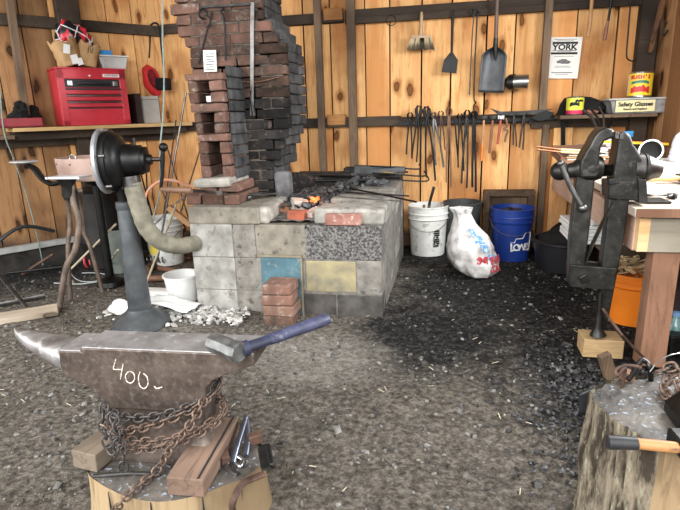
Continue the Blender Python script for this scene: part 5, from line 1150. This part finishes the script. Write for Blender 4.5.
# wooden tray of scraps overhanging the bench edge on a small box
w = MB().box((0, 0, .035), (.13, .30, .07), jit=.004); lay('wooden_box', 'weathered brown box under the tray at the far left of the bench', 'box', w, plank_old, Vector((.93, 3.75, 0)), 0, bevel=.003)
TX, TY, TZ = .86, 3.72, BZ+.085
t_ = thing('scrap_tray', 'reddish brown wooden tray of metal strips overhanging the bench behind the front jaw', 'tray', (TX, TY, TZ), (.10, 0, 0))
w = MB()
for x, y, sx, sy, sz in ((0, 0, .34, .34, .012), (-.17, 0, .012, .34, .05), (.17, 0, .012, .34, .05), (0, -.17, .34, .012, .022), (0, .17, .34, .012, .06)): w.box((x, y, sz/2), (sx, sy, sz))
obj('tray', w, leg_wood, t_, world=False, bevel=.002)
random.seed(4)
strip = pm('pale_strip', (.70, .68, .63), (.48, .46, .42), 12, .5, .2)
for k, (mt, lb) in enumerate(((strip, 'pale metal strip lowest in the loose pile behind the front jaw'), (new_pine, 'yellow wooden lath in the loose pile behind the front jaw'), (strip, 'pale metal strip topping the wooden lath behind the front jaw'), (iron_worn, 'dark iron strip in the loose pile behind the front jaw'), (white_paint, 'white painted strip in the loose pile behind the front jaw'), (brass, 'brass coloured strip uppermost in the loose pile behind the front jaw'))):
    x = TX+random.uniform(-.02, .02); y = TY-.11+k*.04; o = obj('metal_strip' if k != 1 else 'wooden_lath', MB().box((0, 0, .003), (random.uniform(.22, .28), .02, .006)), mt, world=False); o.location = (x, y, TZ+.013+(y-TY)*.1+k*.005); o.rotation_euler = (.1, 0, random.uniform(-.2, .2)); tag(o, lb, 'strip', 'strips piled behind the vise')
for k, (y0, y1, lb) in enumerate(((146.5, 149.5, 'upper copper rod sticking out to the left over the bench edge'), (149.5, 152, 'lower copper rod sticking out to the left over the bench edge'))):
    t_ = thing('copper_rod', lb, 'rod', aty(560, 150, 3.6), group='copper rods over the bench edge')
    obj('rod', MB().tube([aty(537, y0, 3.7), aty(561, y1, 3.7)], .006, 8), pm('copper', (.55, .24, .12), (.4, .16, .08), 9, .35, .7), t_); obj('pale_end', MB().tube([aty(561, y1, 3.7), aty(588, y1+1.5, 3.7)], .008, 8), pm('pale_end', (.75, .55, .32), (.6, .42, .22), 9, .5), t_)
lay('dark_box', 'dark weathered wooden box standing slanted behind the front jaw of the vise', 'box', MB().box((0, 0, .075), (.12, .10, .15), jit=.006), plank_old, Vector((.955, 4.08, 0)), .5, bevel=.003)
lay('white_packet', 'white packet with a blue corner standing behind the vise jaws', 'packet', MB().box((0, 0, .09), (.20, .05, .20), (.1, 0, 0)), paper, Vector((1.14, 4.12, 0)), .1, bevel=.004)
q = aty(628, 128, 4.05); o = obj('blue_packet', MB().box((0, 0, 0.02), (.06, .03, .04)), MATS['blue_print'], world=False, bevel=.003); o.location = (q.x+.02, 4.10, BZ+.198); tag(o, 'small blue packet lying on top of the white one', 'packet')
q = aty(608, 160, 3.75); lay('ribbed_pad', 'pale pad with orange ribs lying between the vise jaws on the bench', 'pad', MB().box((0, 0, .06), (.15, .14, .12)), pm('ribbed_pad', (.80, .70, .55), (.85, .80, .72), 60, .8, st=(0, 0, 1.5)), Vector((q.x+.03, 3.85, 0)), .1, bevel=.004)
lay('envelope', 'white and blue envelope lying on the ribbed pad', 'envelope', MB().box((0, 0, .012), (.17, .12, .02)), pm('envelope_paper', (.80, .82, .86), (.30, .38, .62), 12, .7, lo=.3, hi=.45), Vector((q.x+.02, 3.86, 0)), .15, z=BZ+.122, bevel=.002)
lay('note_pad', 'white pad of paper lying low on the bench right behind the vise screw', 'pad', MB().box((0, 0, .012), (.16, .2, .024)), paper, Vector((.93, 2.98, 0)), .1, bevel=.002)
# chisels standing in a tin
q = Vector((.90, 4.12, 0))
lay('tin_can', 'dark tin holding upright chisels at the back left of the bench', 'can', MB().lathe([(.055, 0), (.055, .14), (.05, .14), (.05, .01), (0, .01)], 24, caps=False), iron, q, smooth=True)
for k, (p, e, r, mt, lb) in enumerate((((597, 128), (583, 110), .010, iron_worn, 'leftmost chisel standing in the dark tin on the bench'), ((600, 129), (591, 109), .009, iron, 'second chisel from the left standing in the dark tin'), ((604, 127), (599, 107), .006, iron_worn, 'slim rod standing in the dark tin on the bench'), ((608, 128), (612, 118), .010, iron_black, 'short black punch standing in the dark tin'))):
    wire('chisel', lb, 'chisel', [Vector((q.x-.02+k*.012, 4.12, BZ+.03)), aty(*p, 4.08), aty(*e, 4.02)], r, mt, n=2, group='chisels standing in the tin')
lay('gloves', 'brown leather gloves heaped at the back of the bench', 'gloves', MB().blob((0, 0, .04), (.10, .06, .045), 3, .5, 2.2, 8), pm('leather', (.22, .15, .11), (.12, .08, .06), 9, .8), Vector((1.22, 3.95, 0)), .2, smooth=True)
for k, (x, y, mt, L, lb) in enumerate(((652, 174, steel, .07, 'bright steel offcut nearest the vise screw box on the bench'), (662, 172, white_paint, .09, 'white painted offcut behind the varnished hammer handle'), (671, 177, iron_worn, .08, 'grey iron offcut above the varnished hammer handle'), (676, 170, strip, .06, 'pale offcut at the right edge of the bench litter'), (659, 178, iron_black, .05, 'small black iron offcut in the bench litter'), (668, 180, brass, .05, 'small brass offcut in the bench litter'))):
    p = bt(x, y); o = obj('metal_offcut', MB().box((0, 0, .006), (L, .018, .012)), mt, world=False, bevel=.002); o.location = (p.x, p.y, BZ+.002); o.rotation_euler = (0, 0, k*1.1); tag(o, lb, 'offcut', 'metal offcuts on the bench')
# ---- under the bench
orange = pm('orange_pail', (.82, .22, .012), (.70, .17, .01), 5, .4)
t_ = bucket('orange_bucket', 'bright orange plastic bucket under the workbench behind the vise', (.985, 2.93, 0), orange, h=.275, r0=.135, r1=.15, bail=False)
def ob(a, z): return Vector((.985+.146*sin(a), 2.93-.146*cos(a), z))
w = MB(); w.sheet(lambda u, v_: ob(-.02+.5*u, .06+.13*v_), 6, 2); obj('blue_label', w, pm('pale_blue', (.25, .42, .68), (.2, .35, .6), 9, .5), t_)
w = MB(); random.seed(31)
for i in range(60): 
    a = random.uniform(0, 6.28); r = .12*sqrt(random.random()); w.box((.985+r*cos(a), 2.93+r*sin(a), .275+random.uniform(-.01, .045)), (random.uniform(.03, .09), .015, .006), (random.uniform(-.6, .6), random.uniform(-.6, .6), random.uniform(0, 3)))
tag(obj('kindling', w, pm('kindling_wood', (.68, .52, .30), (.30, .18, .09), 9, .8, isl=.5)), 'wood chips and kindling heaped in the orange bucket', 'wood chips', kind='stuff')
t_ = thing('newspaper_stack', 'stack of white newspapers on the low shelf under the bench', 'newspapers', (.80, 3.75, 0))
t_.location = (1.0, 3.5, .312)
for k in range(5): obj('newspaper', MB().box((-.05+random.uniform(-.01, .01), 0, .012+k*.024), (.42, .36, .021), (0, 0, random.uniform(-.08, .08))), paper, t_, world=False, bevel=.004)
wire('paper_roll', 'long rolled white paper tube lying on the newspapers', 'paper roll', [Vector((.84, 3.3, .455)), Vector((1.2, 3.32, .475))], .022, paper, n=2, seg=16)
t_ = thing('drink_bottle', 'clear bottle with a blue label lying on the ground by the bench leg', 'bottle', (atz(672, 347).x, atz(672, 347).y, .0), (0, 0, 0))
obj('bottle', MB().lathe([(0, .004), (.035, 0), (.042, .01), (.042, .10), (.036, .125), (.016, .15), (.015, .165)], 24), pm('teal_clear', (.22, .38, .38), (.12, .22, .22), 14, .12, 0, .2), t_, world=False, smooth=True)
obj('label', MB().lathe([(.0428, .035), (.0428, .085)], 24, caps=False), pm('blue_label_print', (.10, .28, .5), (.6, .65, .7), 60, .4), t_, world=False, smooth=True); obj('cap', MB().lathe([(.018, .16), (.018, .178), (0, .179)], 16), MATS['pale_blue'], t_, world=False)
for k, (x, y, sx, sy, sz, mt, lb) in enumerate(((1.22, 2.75, .22, .2, .24, black_plastic, 'black box in the shade under the bench behind the leg'), (1.05, 2.50, .10, .08, .10, iron, 'dark iron block lying right behind the bench leg'), (1.25, 2.5, .16, .12, .14, brick_dark, 'dark brick coloured box under the right end of the bench'))):
    o = obj('scrap_box', MB().box((0, 0, sz/2), (sx, sy, sz), jit=.004), mt, world=False, bevel=.006); o.location = (x, y, 0); o.rotation_euler = (0, 0, .2*k); tag(o, lb, 'box')

# ================================================================ ANVIL ON ITS STUMP
bark = pm('bark', (.24, .20, .145), (.05, .038, .028), 24, .95, 0, 1.0, st=(1, 1, .3), c3=(.30, .28, .20), lo=.42, hi=.56, bd=.03)
m, t, b = nt('stump_top'); v = coords(t); n = node(t, 'ShaderNodeTexNoise', i_Scale=9.0, i_Detail=7.0, i_Roughness=.7); t.links.new(v, n.inputs[0])
wv = node(t, 'ShaderNodeTexWave', wave_type='RINGS', rings_direction='Z', i_Scale=14.0, i_Distortion=2.5, i_Detail=3.0); t.links.new(v, wv.inputs[0])
n4 = node(t, 'ShaderNodeTexNoise', i_Scale=75.0, i_Detail=3.0); t.links.new(v, n4.inputs[0])
cc = mixc(t, ramp(t, wv.outputs[1], [(.3, (0, 0, 0)), (.8, (.35,)*3)]), ramp(t, n.outputs[0], [(.35, (.03, .028, .028)), (.65, (.145, .125, .105))]), (.09, .08, .07))
cc = mixc(t, ramp(t, n4.outputs[0], [(.60, (0, 0, 0)), (.68, (.8,)*3)]), cc, (.30, .35, .43))
t.links.new(cc, b.inputs['Base Color']); b.inputs['Roughness'].default_value = .55; bump(t, b, n4.outputs[0], .5, .006); stump_top = m
bare = pine('bare_wood', (.30, .21, .12), (.19, .125, .07), (.08, .055, .035), knots=False, world=False, isl=.0)
barkless = pine('pale_stump_wood', (.36, .26, .15), (.20, .14, .08), (.11, .075, .045), knots=False, world=False, isl=.0)
def stump(name, label, c_, rx, ry, h, side_mat, seed, flare=.12, split=None, low=0.0):
    t = thing(name, label, 'stump', (c_[0], c_[1], 0))
    seg = 96; rings = []; w = MB(); nz = 14
    def R_(a, z):
        k = 1+.035*sin(2*a+seed)+.03*sin(5*a+seed*2)+.02*noise.noise(Vector((cos(a)*4, sin(a)*4, z*3+seed)))
        fl = 1+flare*(1-z/h)**2
        rg = 0 if side_mat is not bark else .014*noise.noise(Vector((cos(a)*14, sin(a)*14, z*6+seed)))+.010*noise.noise(Vector((cos(a)*30, sin(a)*30, z*9)))
        return k*fl, rg
    def P_(a, z): k, rg = R_(a, z); return Vector(((rx*k+rg)*cos(a), (ry*k+rg)*sin(a), z))
    ua, ub = (0, 2*pi) if not split else (split[1], split[0]+2*pi)
    w.sheet(lambda u, v_: P_(ua+(ub-ua)*u, -.02+(h+.02)*v_), seg, nz)
    bmesh.ops.remove_doubles(w.bm, verts=w.bm.verts, dist=.0005)
    if split:
        w2 = MB(); w2.sheet(lambda u, v_: (lambda p: p-Vector((p.x, p.y, 0)).normalized()*.004*math.sin(u*pi))(P_(split[0]+(split[1]-split[0])*u, -.02+(h+.02)*v_)), 30, nz); obj('bare_side', w2, split[2], t, world=False, smooth=True, ang=60)
    obj('trunk', w, side_mat, t, world=False, smooth=True, ang=60)
    w = MB(); w.sheet(lambda u, v_: (lambda p: Vector((p.x*v_*.99, p.y*v_*.99, h - .008*v_**8 + .006*noise.noise(Vector((p.x*v_*9, p.y*v_*9, seed))))))(P_(u*2*pi, h)), seg, 22); bmesh.ops.remove_doubles(w.bm, verts=w.bm.verts, dist=.0004)
    obj('cut_top', w, stump_top, t, world=False, smooth=True, ang=60)
    return t
SH = .15
sc_ = atz(178, 453, SH)
lst = stump('tree_stump', 'pale barkless stump carrying the large anvil', (sc_.x, sc_.y), .252, .205, SH, barkless, 1.0, flare=.05)
random.seed(2)
w = MB()
for a in (-2.6, -2.0, -1.45, -.9, -.4): w.box((.254*cos(a), .207*sin(a), SH-.07), (.007, .012, .14), (0, 0, a), taper=.2)
obj('crack', w, ink, lst, world=False)
rst = stump('tree_stump', 'bark covered stump at the right edge with chain and hammer on it', (.68, 1.335), .285, .21, .36, bark, 3.3, flare=.06, split=(-2.3, -.2, bare))
# anvil
AX = radians(3.0); AZ = .5
m, t, b = nt('anvil_iron'); v = coords(t)
n = node(t, 'ShaderNodeTexNoise', i_Scale=9.0, i_Detail=9.0, i_Roughness=.7); t.links.new(v, n.inputs[0]); n5 = node(t, 'ShaderNodeTexNoise', i_Scale=60.0, i_Detail=4.0); t.links.new(v, n5.inputs[0])
cc = ramp(t, n.outputs[0], [(.3, (.035, .028, .024)), (.5, (.100, .074, .060)), (.68, (.18, .14, .115))])
t.links.new(mixc(t, ramp(t, n5.outputs[0], [(.5, (0, 0, 0)), (.75, (.6,)*3)]), cc, (.26, .22, .20)), b.inputs['Base Color'])
b.inputs['Metallic'].default_value = .55; t.links.new(ramp(t, n.outputs[0], [(.3, (.5,)*3), (.7, (.38,)*3)]), b.inputs['Roughness']); bump(t, b, n5.outputs[0], .25, .003); anvil_m = m
face_m = pm('anvil_face', (.42, .41, .41), (.22, .205, .20), 14, .42, .6, .2, c3=(.55, .55, .57), lo=.3, hi=.7)
A0 = atz(80, 348, AZ); L_ = .515; WD = .125
an = thing('anvil', 'large worn iron anvil chalked 400 standing on the pale stump', 'anvil', (A0.x, A0.y, SH+.005), (0, 0, AX))
# local frame: x along the face from the horn-side corner to the heel, y across, z up from the stump; z of face:
FH = AZ-SH-.005
def V3(x, y): q = aty(x, y, A0.y+.0); return (q.x-A0.x, q.z-SH-.005)
body = MB()
sec = [  # (z, x0, x1, half width)
 (0, .015, .375, .088), (.018, .015, .375, .088), (.045, .03, .365, .076), (.075, .05, .35, .064), (.11, .057, .347, .057), (.14, .057, .347, .057), (.18, .054, .35, .0585)]
rings = []
for z, x0, x1, hw in sec:
    rr = []
    for (cx_, cy_, a0) in ((x1-.02, hw-.02, 0), (x0+.02, hw-.02, 90), (x0+.02, -hw+.02, 180), (x1-.02, -hw+.02, 270)):
        for k in range(4):
            a = radians(a0+k*30); rr.append(body.bm.verts.new((cx_+.02*cos(a), WD/2+cy_+.02*sin(a), z)))
    rings.append(rr)
for a, c_ in zip(rings, rings[1:]):
    for k in range(16): body.bm.faces.new([a[k], a[(k+1) % 16], c_[(k+1) % 16], c_[k]])
body.bm.faces.new(rings[0][::-1]); body.bm.faces.new(rings[-1])
obj('waist', body, anvil_m, an, world=False, smooth=True)
prof = [(-.072, FH-.012), (.0, FH-.012), (.0, FH-.0005), (L_, FH-.0005), (L_, FH-.032), (L_-.045, FH-.048), (L_-.09, FH-.066), (L_-.125, FH-.084), (L_-.148, FH-.11), (L_-.162, FH-.19), (.052, FH-.19), (.047, FH-.17), (.03, FH-.145), (-.005, FH-.118), (-.045, FH-.098), (-.072, FH-.088)]
obj('body', MB().prism(prof, 0, WD), anvil_m, an, world=False, bevel=.004)
obj('face_plate', MB().box((L_/2, WD/2, FH), (L_-.004, WD-.004, .006)), face_m, an, world=False, bevel=.0025)
obj('step', MB().box((-.036, WD/2, FH-.0115), (.068, WD-.004, .006)), face_m, an, world=False, bevel=.002)
def horn_pt(u, v_):
    k = max(0.0, 1-v_)**.62; hw = .060*k+.004; zt = FH-.010+.014*v_*v_; zb = FH-.016-.078*k; a = u*2*pi
    return Vector((-.07-.232*v_, WD/2+.05*v_+hw*cos(a), (zt+zb)/2 + (zt-zb)/2*(abs(sin(a))**.8*(1 if sin(a) > 0 else -1))))
w = MB(); w.sheet(horn_pt, 40, 26); bmesh.ops.remove_doubles(w.bm, verts=w.bm.verts, dist=.0003)
obj('horn', w, pm('horn_steel', (.33, .31, .30), (.14, .125, .115), 12, .48, .6, .3, c3=(.42, .41, .40)), an, world=False, smooth=True, ang=70)
# chalk figures
M_ = an.matrix_basis.copy() if False else Matrix.Translation(an.location) @ Matrix.Rotation(AX, 4, 'Z')
def chalk(pts):
    w = MB(); out = []
    for x, y in pts:
        d = ray(x, y); nrm = Vector((sin(AX), -cos(AX), 0)); P0 = Vector((A0.x, A0.y, 0)) + nrm*.0012
        q = CP + d*((P0-CP).dot(nrm)/d.dot(nrm)); out.append(q)
    w.tube(smooth_path(out, 4), .0016, 6, flat=(1, 1)); return obj('chalk_mark', w, pm('chalk', (.75, .68, .58), (.30, .25, .21), 190, .9, lo=.42, hi=.5), an)
chalk([(116, 359), (114.5, 364), (113.5, 369), (118, 369.5), (122.5, 369.5)]); chalk([(123, 364), (122, 370), (120.5, 379)])
chalk([(128, 372), (125.5, 376), (127, 381.5), (131, 383), (134.5, 379.5), (134, 374), (130, 371.5), (127, 373)]); chalk([(140, 372), (138.5, 378), (140, 386), (144.5, 388.5), (148, 384), (147, 377), (143.5, 373.5)]); chalk([(154, 386), (157, 388.5), (162, 387)])
text_done = 1
# hammer on the anvil
hA, hB = atz(243, 349, AZ+.028), atz(327, 319, AZ+.035)
hm = thing('sledge_hammer', 'short hammer with a blue wrapped handle lying across the anvil heel', 'hammer', (hA.x, hA.y, AZ+.003))
dv = (hB-hA).normalized(); pr = Vector((-dv.y, dv.x, 0)).normalized()
h0 = atz(227, 347, AZ+.028)
hd_a, hd_b = atz(211, 341, AZ+.028), atz(240, 353, AZ+.028)
ax = (hd_b-hd_a).normalized(); Lh = (hd_b-hd_a).length
obj('head', MB().tube([hd_a, hd_a+ax*Lh*.04, hd_a+ax*Lh*.12, hd_a+ax*Lh*.35, hd_a+ax*Lh*.65, hd_a+ax*Lh*.88, hd_a+ax*Lh*.96, hd_b], [.016, .024, .029, .027, .027, .029, .028, .025], 8), pm('hammer_steel', (.26, .26, .25), (.10, .098, .095), 22, .5, .75, .3), hm, smooth=True, ang=30)
hc_ = (hd_a+hd_b)/2
dark_blue = pm('black_blue', (.035, .04, .075), (.018, .02, .035), 12, .4); blu = pm('blue_wrap', (.055, .058, .11), (.028, .030, .058), 22, .5, c3=(.11, .11, .17), bmp=.5)
obj('handle', MB().tube([hc_, hA, hA.lerp(hB, .3)], [.014, .018, .0165], 14, flat=(1, .85)), dark_blue, hm, smooth=True)
obj('wrapped_grip', MB().tube([hA.lerp(hB, .28+.72*i/12) for i in range(13)] , [.0175, .018, .019, .0185, .0195, .019, .020, .020, .021, .021, .0215, .022, .019], 14, flat=(1, .85)), blu, hm, smooth=True)
obj('collar', MB().tube([hA.lerp(hB, -.02), hA.lerp(hB, .05)], .0215, 14), dark_blue, hm, smooth=True)
obj('wedge_tip', MB().cyl(hd_a-ax*.0, hd_a-ax*.012, .010, .006, 10), steel, hm)
# chain round the anvil waist: separate links
chain_rust = pm('chain_rust', (.21, .14, .105), (.06, .045, .038), 60, .6, .55, .5, c3=(.3, .2, .14)); chain_dark = pm('chain_dark', (.10, .09, .085), (.04, .036, .034), 60, .5, .7, .4)
def chain(label, pts, mat, ll=.034, wd=.0115, r=.0031, cat='chain', par_loc=None, name='chain', group=None):
    path = smooth_path(pts, 12); t = thing(name, label, cat, path[0] if par_loc is None else par_loc, group=group)
    w = MB(); hl = ll/2-wd; pp = [Vector((hl+wd*cos(radians(a)), wd*sin(radians(a)), 0)) for a in range(-90, 91, 30)] + [Vector((-hl-wd*cos(radians(a)), -wd*sin(radians(a)), 0)) for a in range(-90, 91, 30)]
    w.tube(pp, r, 7, closed=True); first = obj('link', w, mat, t, world=False, smooth=True); me = first.data
    step = ll-3.2*r; d = 0; acc = 0; k = 0; last = path[0]; nxt = 0
    for i in range(1, len(path)):
        seg = path[i]-path[i-1]; L = seg.length
        while acc+L >= nxt and L > 0:
            p = path[i-1]+seg*((nxt-acc)/L); d_ = seg.normalized()
            u = Vector((0, 0, 1)) if abs(d_.z) < .85 else Vector((0, 1, 0)); s_ = u.cross(d_).normalized(); n_ = d_.cross(s_)
            a = radians(50 if k % 2 else -40)+random.uniform(-.25, .25); y2 = s_*cos(a)+n_*sin(a); z2 = d_.cross(y2)
            M = Matrix(((d_.x, y2.x, z2.x), (d_.y, y2.y, z2.y), (d_.z, y2.z, z2.z))).to_4x4(); M.translation = p-Vector(t.location)
            if k == 0: o = first
            else: o = first.copy(); C.objects.link(o); o.parent = t
            o.matrix_basis = M; k += 1; nxt += step
        acc += L
    return t
def loop_pts(cx_, cy_, rx, ry, zf, a0=0, a1=360, n=24): return [Vector((cx_+rx*cos(radians(a0+(a1-a0)*i/n)), cy_+ry*sin(radians(a0+(a1-a0)*i/n)), zf(radians(a0+(a1-a0)*i/n)))) for i in range(n+1)]
ac = M_ @ Vector((.198, WD/2, 0)); gx, gy = ac.x, ac.y
random.seed(17)
for lb, rx, ry, zc, sl, sg, mt in (('lowest rusty chain loop, nearest the stump, around the anvil waist', .188, .112, .236, .042, .018, chain_rust), ('third rusty chain loop from the top around the anvil waist', .183, .106, .268, .020, .030, chain_rust),
        ('second rusty chain loop from the top, steeply slanting, around the anvil waist', .180, .102, .302, .062, .020, chain_rust), ('topmost dark grey chain loop slung around the anvil waist', .176, .098, .340, .030, .030, chain_dark)):
    chain(lb, loop_pts(gx, gy, rx, ry, lambda a: zc+sl*cos(a)+sg*sin(a)), mt, group='chains round the anvil waist')
fy = gy-.125
chain('dark chain end hanging down in front of the anvil waist', [aty(112, 418, fy), aty(115, 435, fy-.01), aty(122, 452, fy-.02), atz(124, 473, SH+.012)], chain_dark, group='chain ends by the anvil')
chain('short dark chain bight hanging at the left of the anvil waist', [aty(104, 408, fy+.02), aty(103, 425, fy), aty(108, 444, fy-.01), aty(116, 452, fy-.02), aty(118, 430, fy-.01), aty(114, 418, fy)], chain_dark, group='chain ends by the anvil')
chain('long rusty chain running down over the front rim of the pale stump', [aty(203, 402, gy-.06), aty(190, 425, fy+.01), aty(172, 447, fy), atz(157, 470, SH+.02), atz(136, 488, SH+.012), atz(121, 502, SH+.010), atz(116, 508, SH-.02)+Vector((0, -.01, -.01)), atz(113, 512, SH-.06)], chain_rust, group='chain ends by the anvil', ll=.028)
wire('iron_pin', 'round iron pin lying on the stump under the chain', 'pin', [atz(93, 476, SH+.012), atz(128, 473, SH+.012), atz(160, 474, SH+.012)], .0055, iron_worn, n=2)
# wooden chocks either side
def chock(label, a, c_, wd, ht, mat, z, group=None, name='wood_block'):
    a, c_ = Vector(a), Vector(c_); L = (c_-a).length; o = obj(name, MB().box((0, 0, ht/2), (L, wd, ht), jit=.002), mat, world=False, bevel=.003); m_ = (a+c_)/2; o.location = (m_.x, m_.y, z); o.rotation_euler = (0, 0, atan2(c_.y-a.y, c_.x-a.x)); return tag(o, label, 'wood block', group)
a = atz(84, 462, SH+.03); c2 = atz(122, 432, SH+.03)
chock('weathered grey wooden block wedged at the left of the anvil foot', (a.x, a.y, 0), (c2.x, c2.y, 0), .085, .055, pine('dirty_block', (.17, .135, .10), (.10, .078, .058), (.055, .042, .032), axis='x', knots=False, world=False), SH+.004)
a = atz(184, 480, SH+.055); c2 = atz(222, 418, SH+.055)
o = chock('long reddish brown timber wedged at the right of the anvil foot', (a.x, a.y, 0), (c2.x, c2.y, 0), .105, .055, pine('red_timber', (.19, .125, .092), (.10, .066, .05), (.05, .035, .028), axis='x', knots=False, world=False), SH+.004)
Lq = (Vector((a.x, a.y))-Vector((c2.x, c2.y))).length
obj('saw_groove', MB().box((0, -.038, .056), (Lq*.98, .005, .003)), ink, o, world=False)
# tongs and clips at the right of the stump
def floorpath(pts, z0): return [atz(x, y, z) if z > -9 else None for (x, y), z in zip(pts, z0)]
S_ = SH
t_ = thing('tongs', 'dark steel tongs with upright bows on the stump right of the timber', 'tongs', atz(240, 450, S_))
obj('rein', MB().tube(smooth_path(floorpath([(233, 463), (237, 448), (243, 428), (246, 418)], (S_+.012, S_+.03, S_+.05, S_+.06)), 5), .009, 10), pm('blued_steel', (.16, .17, .21), (.07, .075, .10), 10, .35, .8), t_, smooth=True)
obj('rein', MB().tube(smooth_path(floorpath([(246, 456), (248, 440), (247, 424), (246, 416)], (S_+.012, S_+.03, S_+.05, S_+.06)), 5), .009, 10), MATS['blued_steel'], t_, smooth=True)
obj('jaw', MB().tube(smooth_path(floorpath([(229, 458), (226, 465), (231, 471), (238, 474)], (S_+.02, S_+.012, S_+.01, S_+.01)), 5), .008, 8, flat=(1, .5)), iron_worn, t_, smooth=True)
obj('jaw', MB().tube(smooth_path(floorpath([(238, 456), (243, 460), (240, 466), (234, 462)], (S_+.02, S_+.012, S_+.01, S_+.012)), 5), .006, 8, flat=(1, .5)), steel, t_, smooth=True)
t_ = thing('spring_clip', 'square iron clip lying on the right rim of the pale stump', 'clip', atz(262, 452, S_))
obj('clip', MB().beam(atz(265, 445, S_+.045), atz(270, 468, S_+.02), .030, .012).beam(atz(262, 447, S_+.06), atz(266, 470, S_+.045), .026, .006), iron, t_, bevel=.003)
obj('ring', MB().tube([atz(*p, S_+.035) for p in ((268, 447), (276, 447), (281, 452), (279, 459), (272, 464), (264, 464))], .0035, 8), iron_worn, t_, smooth=True)
t_ = thing('folded_bracket', 'bent rusty bracket lying between the timber and the square clip', 'bracket', atz(250, 440, S_))
obj('bracket', MB().beam(atz(248, 440, S_+.03), atz(262, 436, S_+.03), .03, .03).beam(atz(222, 445, S_+.02), atz(226, 462, S_+.02), .024, .03), rust, t_, bevel=.003)
wire('curved_horseshoe_bar', 'curved rusty bar hooked over the right rim of the pale stump', 'bar', [atz(264, 474, S_+.01), atz(254, 478, S_+.012), atz(242, 484, S_+.014), atz(235, 494, S_+.006)+Vector((0, -.015, -.01)), atz(234, 508, S_-.05)+Vector((0, -.01, 0))], .0115, rust, flat=(1, .6), n=6)
wire('iron_rod', 'short bright rod lying beside the reddish timber on the stump', 'rod', [atz(209, 473, S_+.01), atz(218, 462, S_+.01)], .006, iron_worn, n=2)
# ---- right stump load
RZ = .36
t_ = thing('hammer', 'hammer with a black taped end on a brown handle lying on the bark covered stump', 'hammer', atz(640, 442, RZ))
h0, h1, h2 = atz(607, 442, RZ+.022), atz(637, 443.5, RZ+.022), atz(690, 449, RZ+.022)
obj('handle', MB().tube([h1, h1.lerp(h2, .5), h2], [.0125, .013, .012], 14), pm('worn_handle', (.50, .24, .09), (.30, .13, .05), 9, .45, st=(.3, 1, 1), c3=(.15, .08, .05)), t_, smooth=True)
obj('taped_end', MB().tube([h0, h0.lerp(h1, .03), h0.lerp(h1, .5), h1], [.013, .0165, .0155, .0145], 14), black_plastic, t_, smooth=True)
obj('head', MB().box(h2, (.05, .11, .04), (0, 0, .1)), iron, t_, bevel=.006)
wire('iron_staple', 'bent iron loop driven into the back of the bark covered stump', 'staple', [atz(622, 388, RZ-.005), atz(623, 388, RZ)+Vector((0, 0, .06)), atz(618, 375, RZ+.04), atz(616, 370, RZ+.05), atz(624, 366, RZ+.055), atz(634, 366, RZ+.055), atz(641, 368, RZ+.05)], .0045, rust, n=6)
wire('iron_staple', 'thicker bent iron hook standing right of the looped staple', 'staple', [atz(628, 380, RZ+.012), atz(634, 372, RZ+.03), atz(641, 361, RZ+.05), atz(645, 361, RZ+.05), atz(650, 367, RZ+.04), atz(651, 380, RZ-.005)], .0075, iron, n=6)
o = obj('iron_nut', MB().box((0, 0, .014), (.03, .03, .028)), rust_light, world=False, bevel=.003); q = atz(627, 377, RZ+.01); o.location = (q.x, q.y, RZ+.001); o.rotation_euler = (0, 0, .3); tag(o, 'square rusty nut lying inside the iron staple', 'nut')
wire('thin_wire', 'thin bright wire arching out from the back of the bark covered stump', 'wire', [atz(650, 372, RZ+.03), atz(658, 362, RZ+.06), atz(670, 355, RZ+.08), atz(690, 352, RZ+.08)], .0016, steel)
wire('thin_wire', 'thin bright wire curving low towards the heaped chain', 'wire', [atz(650, 373, RZ+.02), atz(664, 374, RZ+.035), atz(690, 382, RZ+.03)], .0016, steel)
random.seed(23)
chain('rusty chain heaped on the bark covered stump', [atz(662, 370, RZ+.05), atz(672, 367, RZ+.06), atz(680, 372, RZ+.05), atz(668, 380, RZ+.03), atz(664, 390, RZ+.02), atz(672, 400, RZ+.015), atz(682, 396, RZ+.02), atz(676, 384, RZ+.04), atz(688, 378, RZ+.05), atz(690, 396, RZ+.02)], chain_rust, ll=.034, wd=.012, r=.0036)
o = obj('iron_block', MB().prism([(-.06, 0), (.06, 0), (.06, .07), (-.02, .07), (-.06, .03)], -.05, .05), iron, world=False, bevel=.006); q = atz(697, 424, RZ); o.location = (q.x, q.y, RZ+.002); tag(o, 'dark iron block at the right edge of the bark covered stump', 'block')
w = MB(); w.sheet(lambda u, v_: Vector((.04*sin(u*3)-.01, (u-.5)*.13, v_*.14*(1-.35*abs(u-.5)*2)+.0)), 10, 8); o = obj('curved_iron_plate', w, iron_grey, world=False, solid=.006, smooth=True); q = atz(598, 424, 0.0); o.location = (q.x-.0, q.y+.02, 0); o.rotation_euler = (0, -.15, .9); tag(o, 'grey curved iron plate standing against the left side of the bark covered stump', 'plate')
# coal spilt under the vise
w = MB(); random.seed(41)
for i in range(1500):
    x, y = random.gauss(.62, .17), random.gauss(1.98, .32)
    if x > 1.2 or (x-.68)**2/.36**2+(y-1.335)**2/.28**2 < 1: continue
    if y > 2.32 and x > .6: continue
    w.stone((x, y, floor_h(x, y)-.004), random.uniform(.003, .009))
tag(obj('spilt_coal', w, MATS['coal']), 'spilt black coal on the floor left of the bark covered stump', 'coal', kind='stuff')
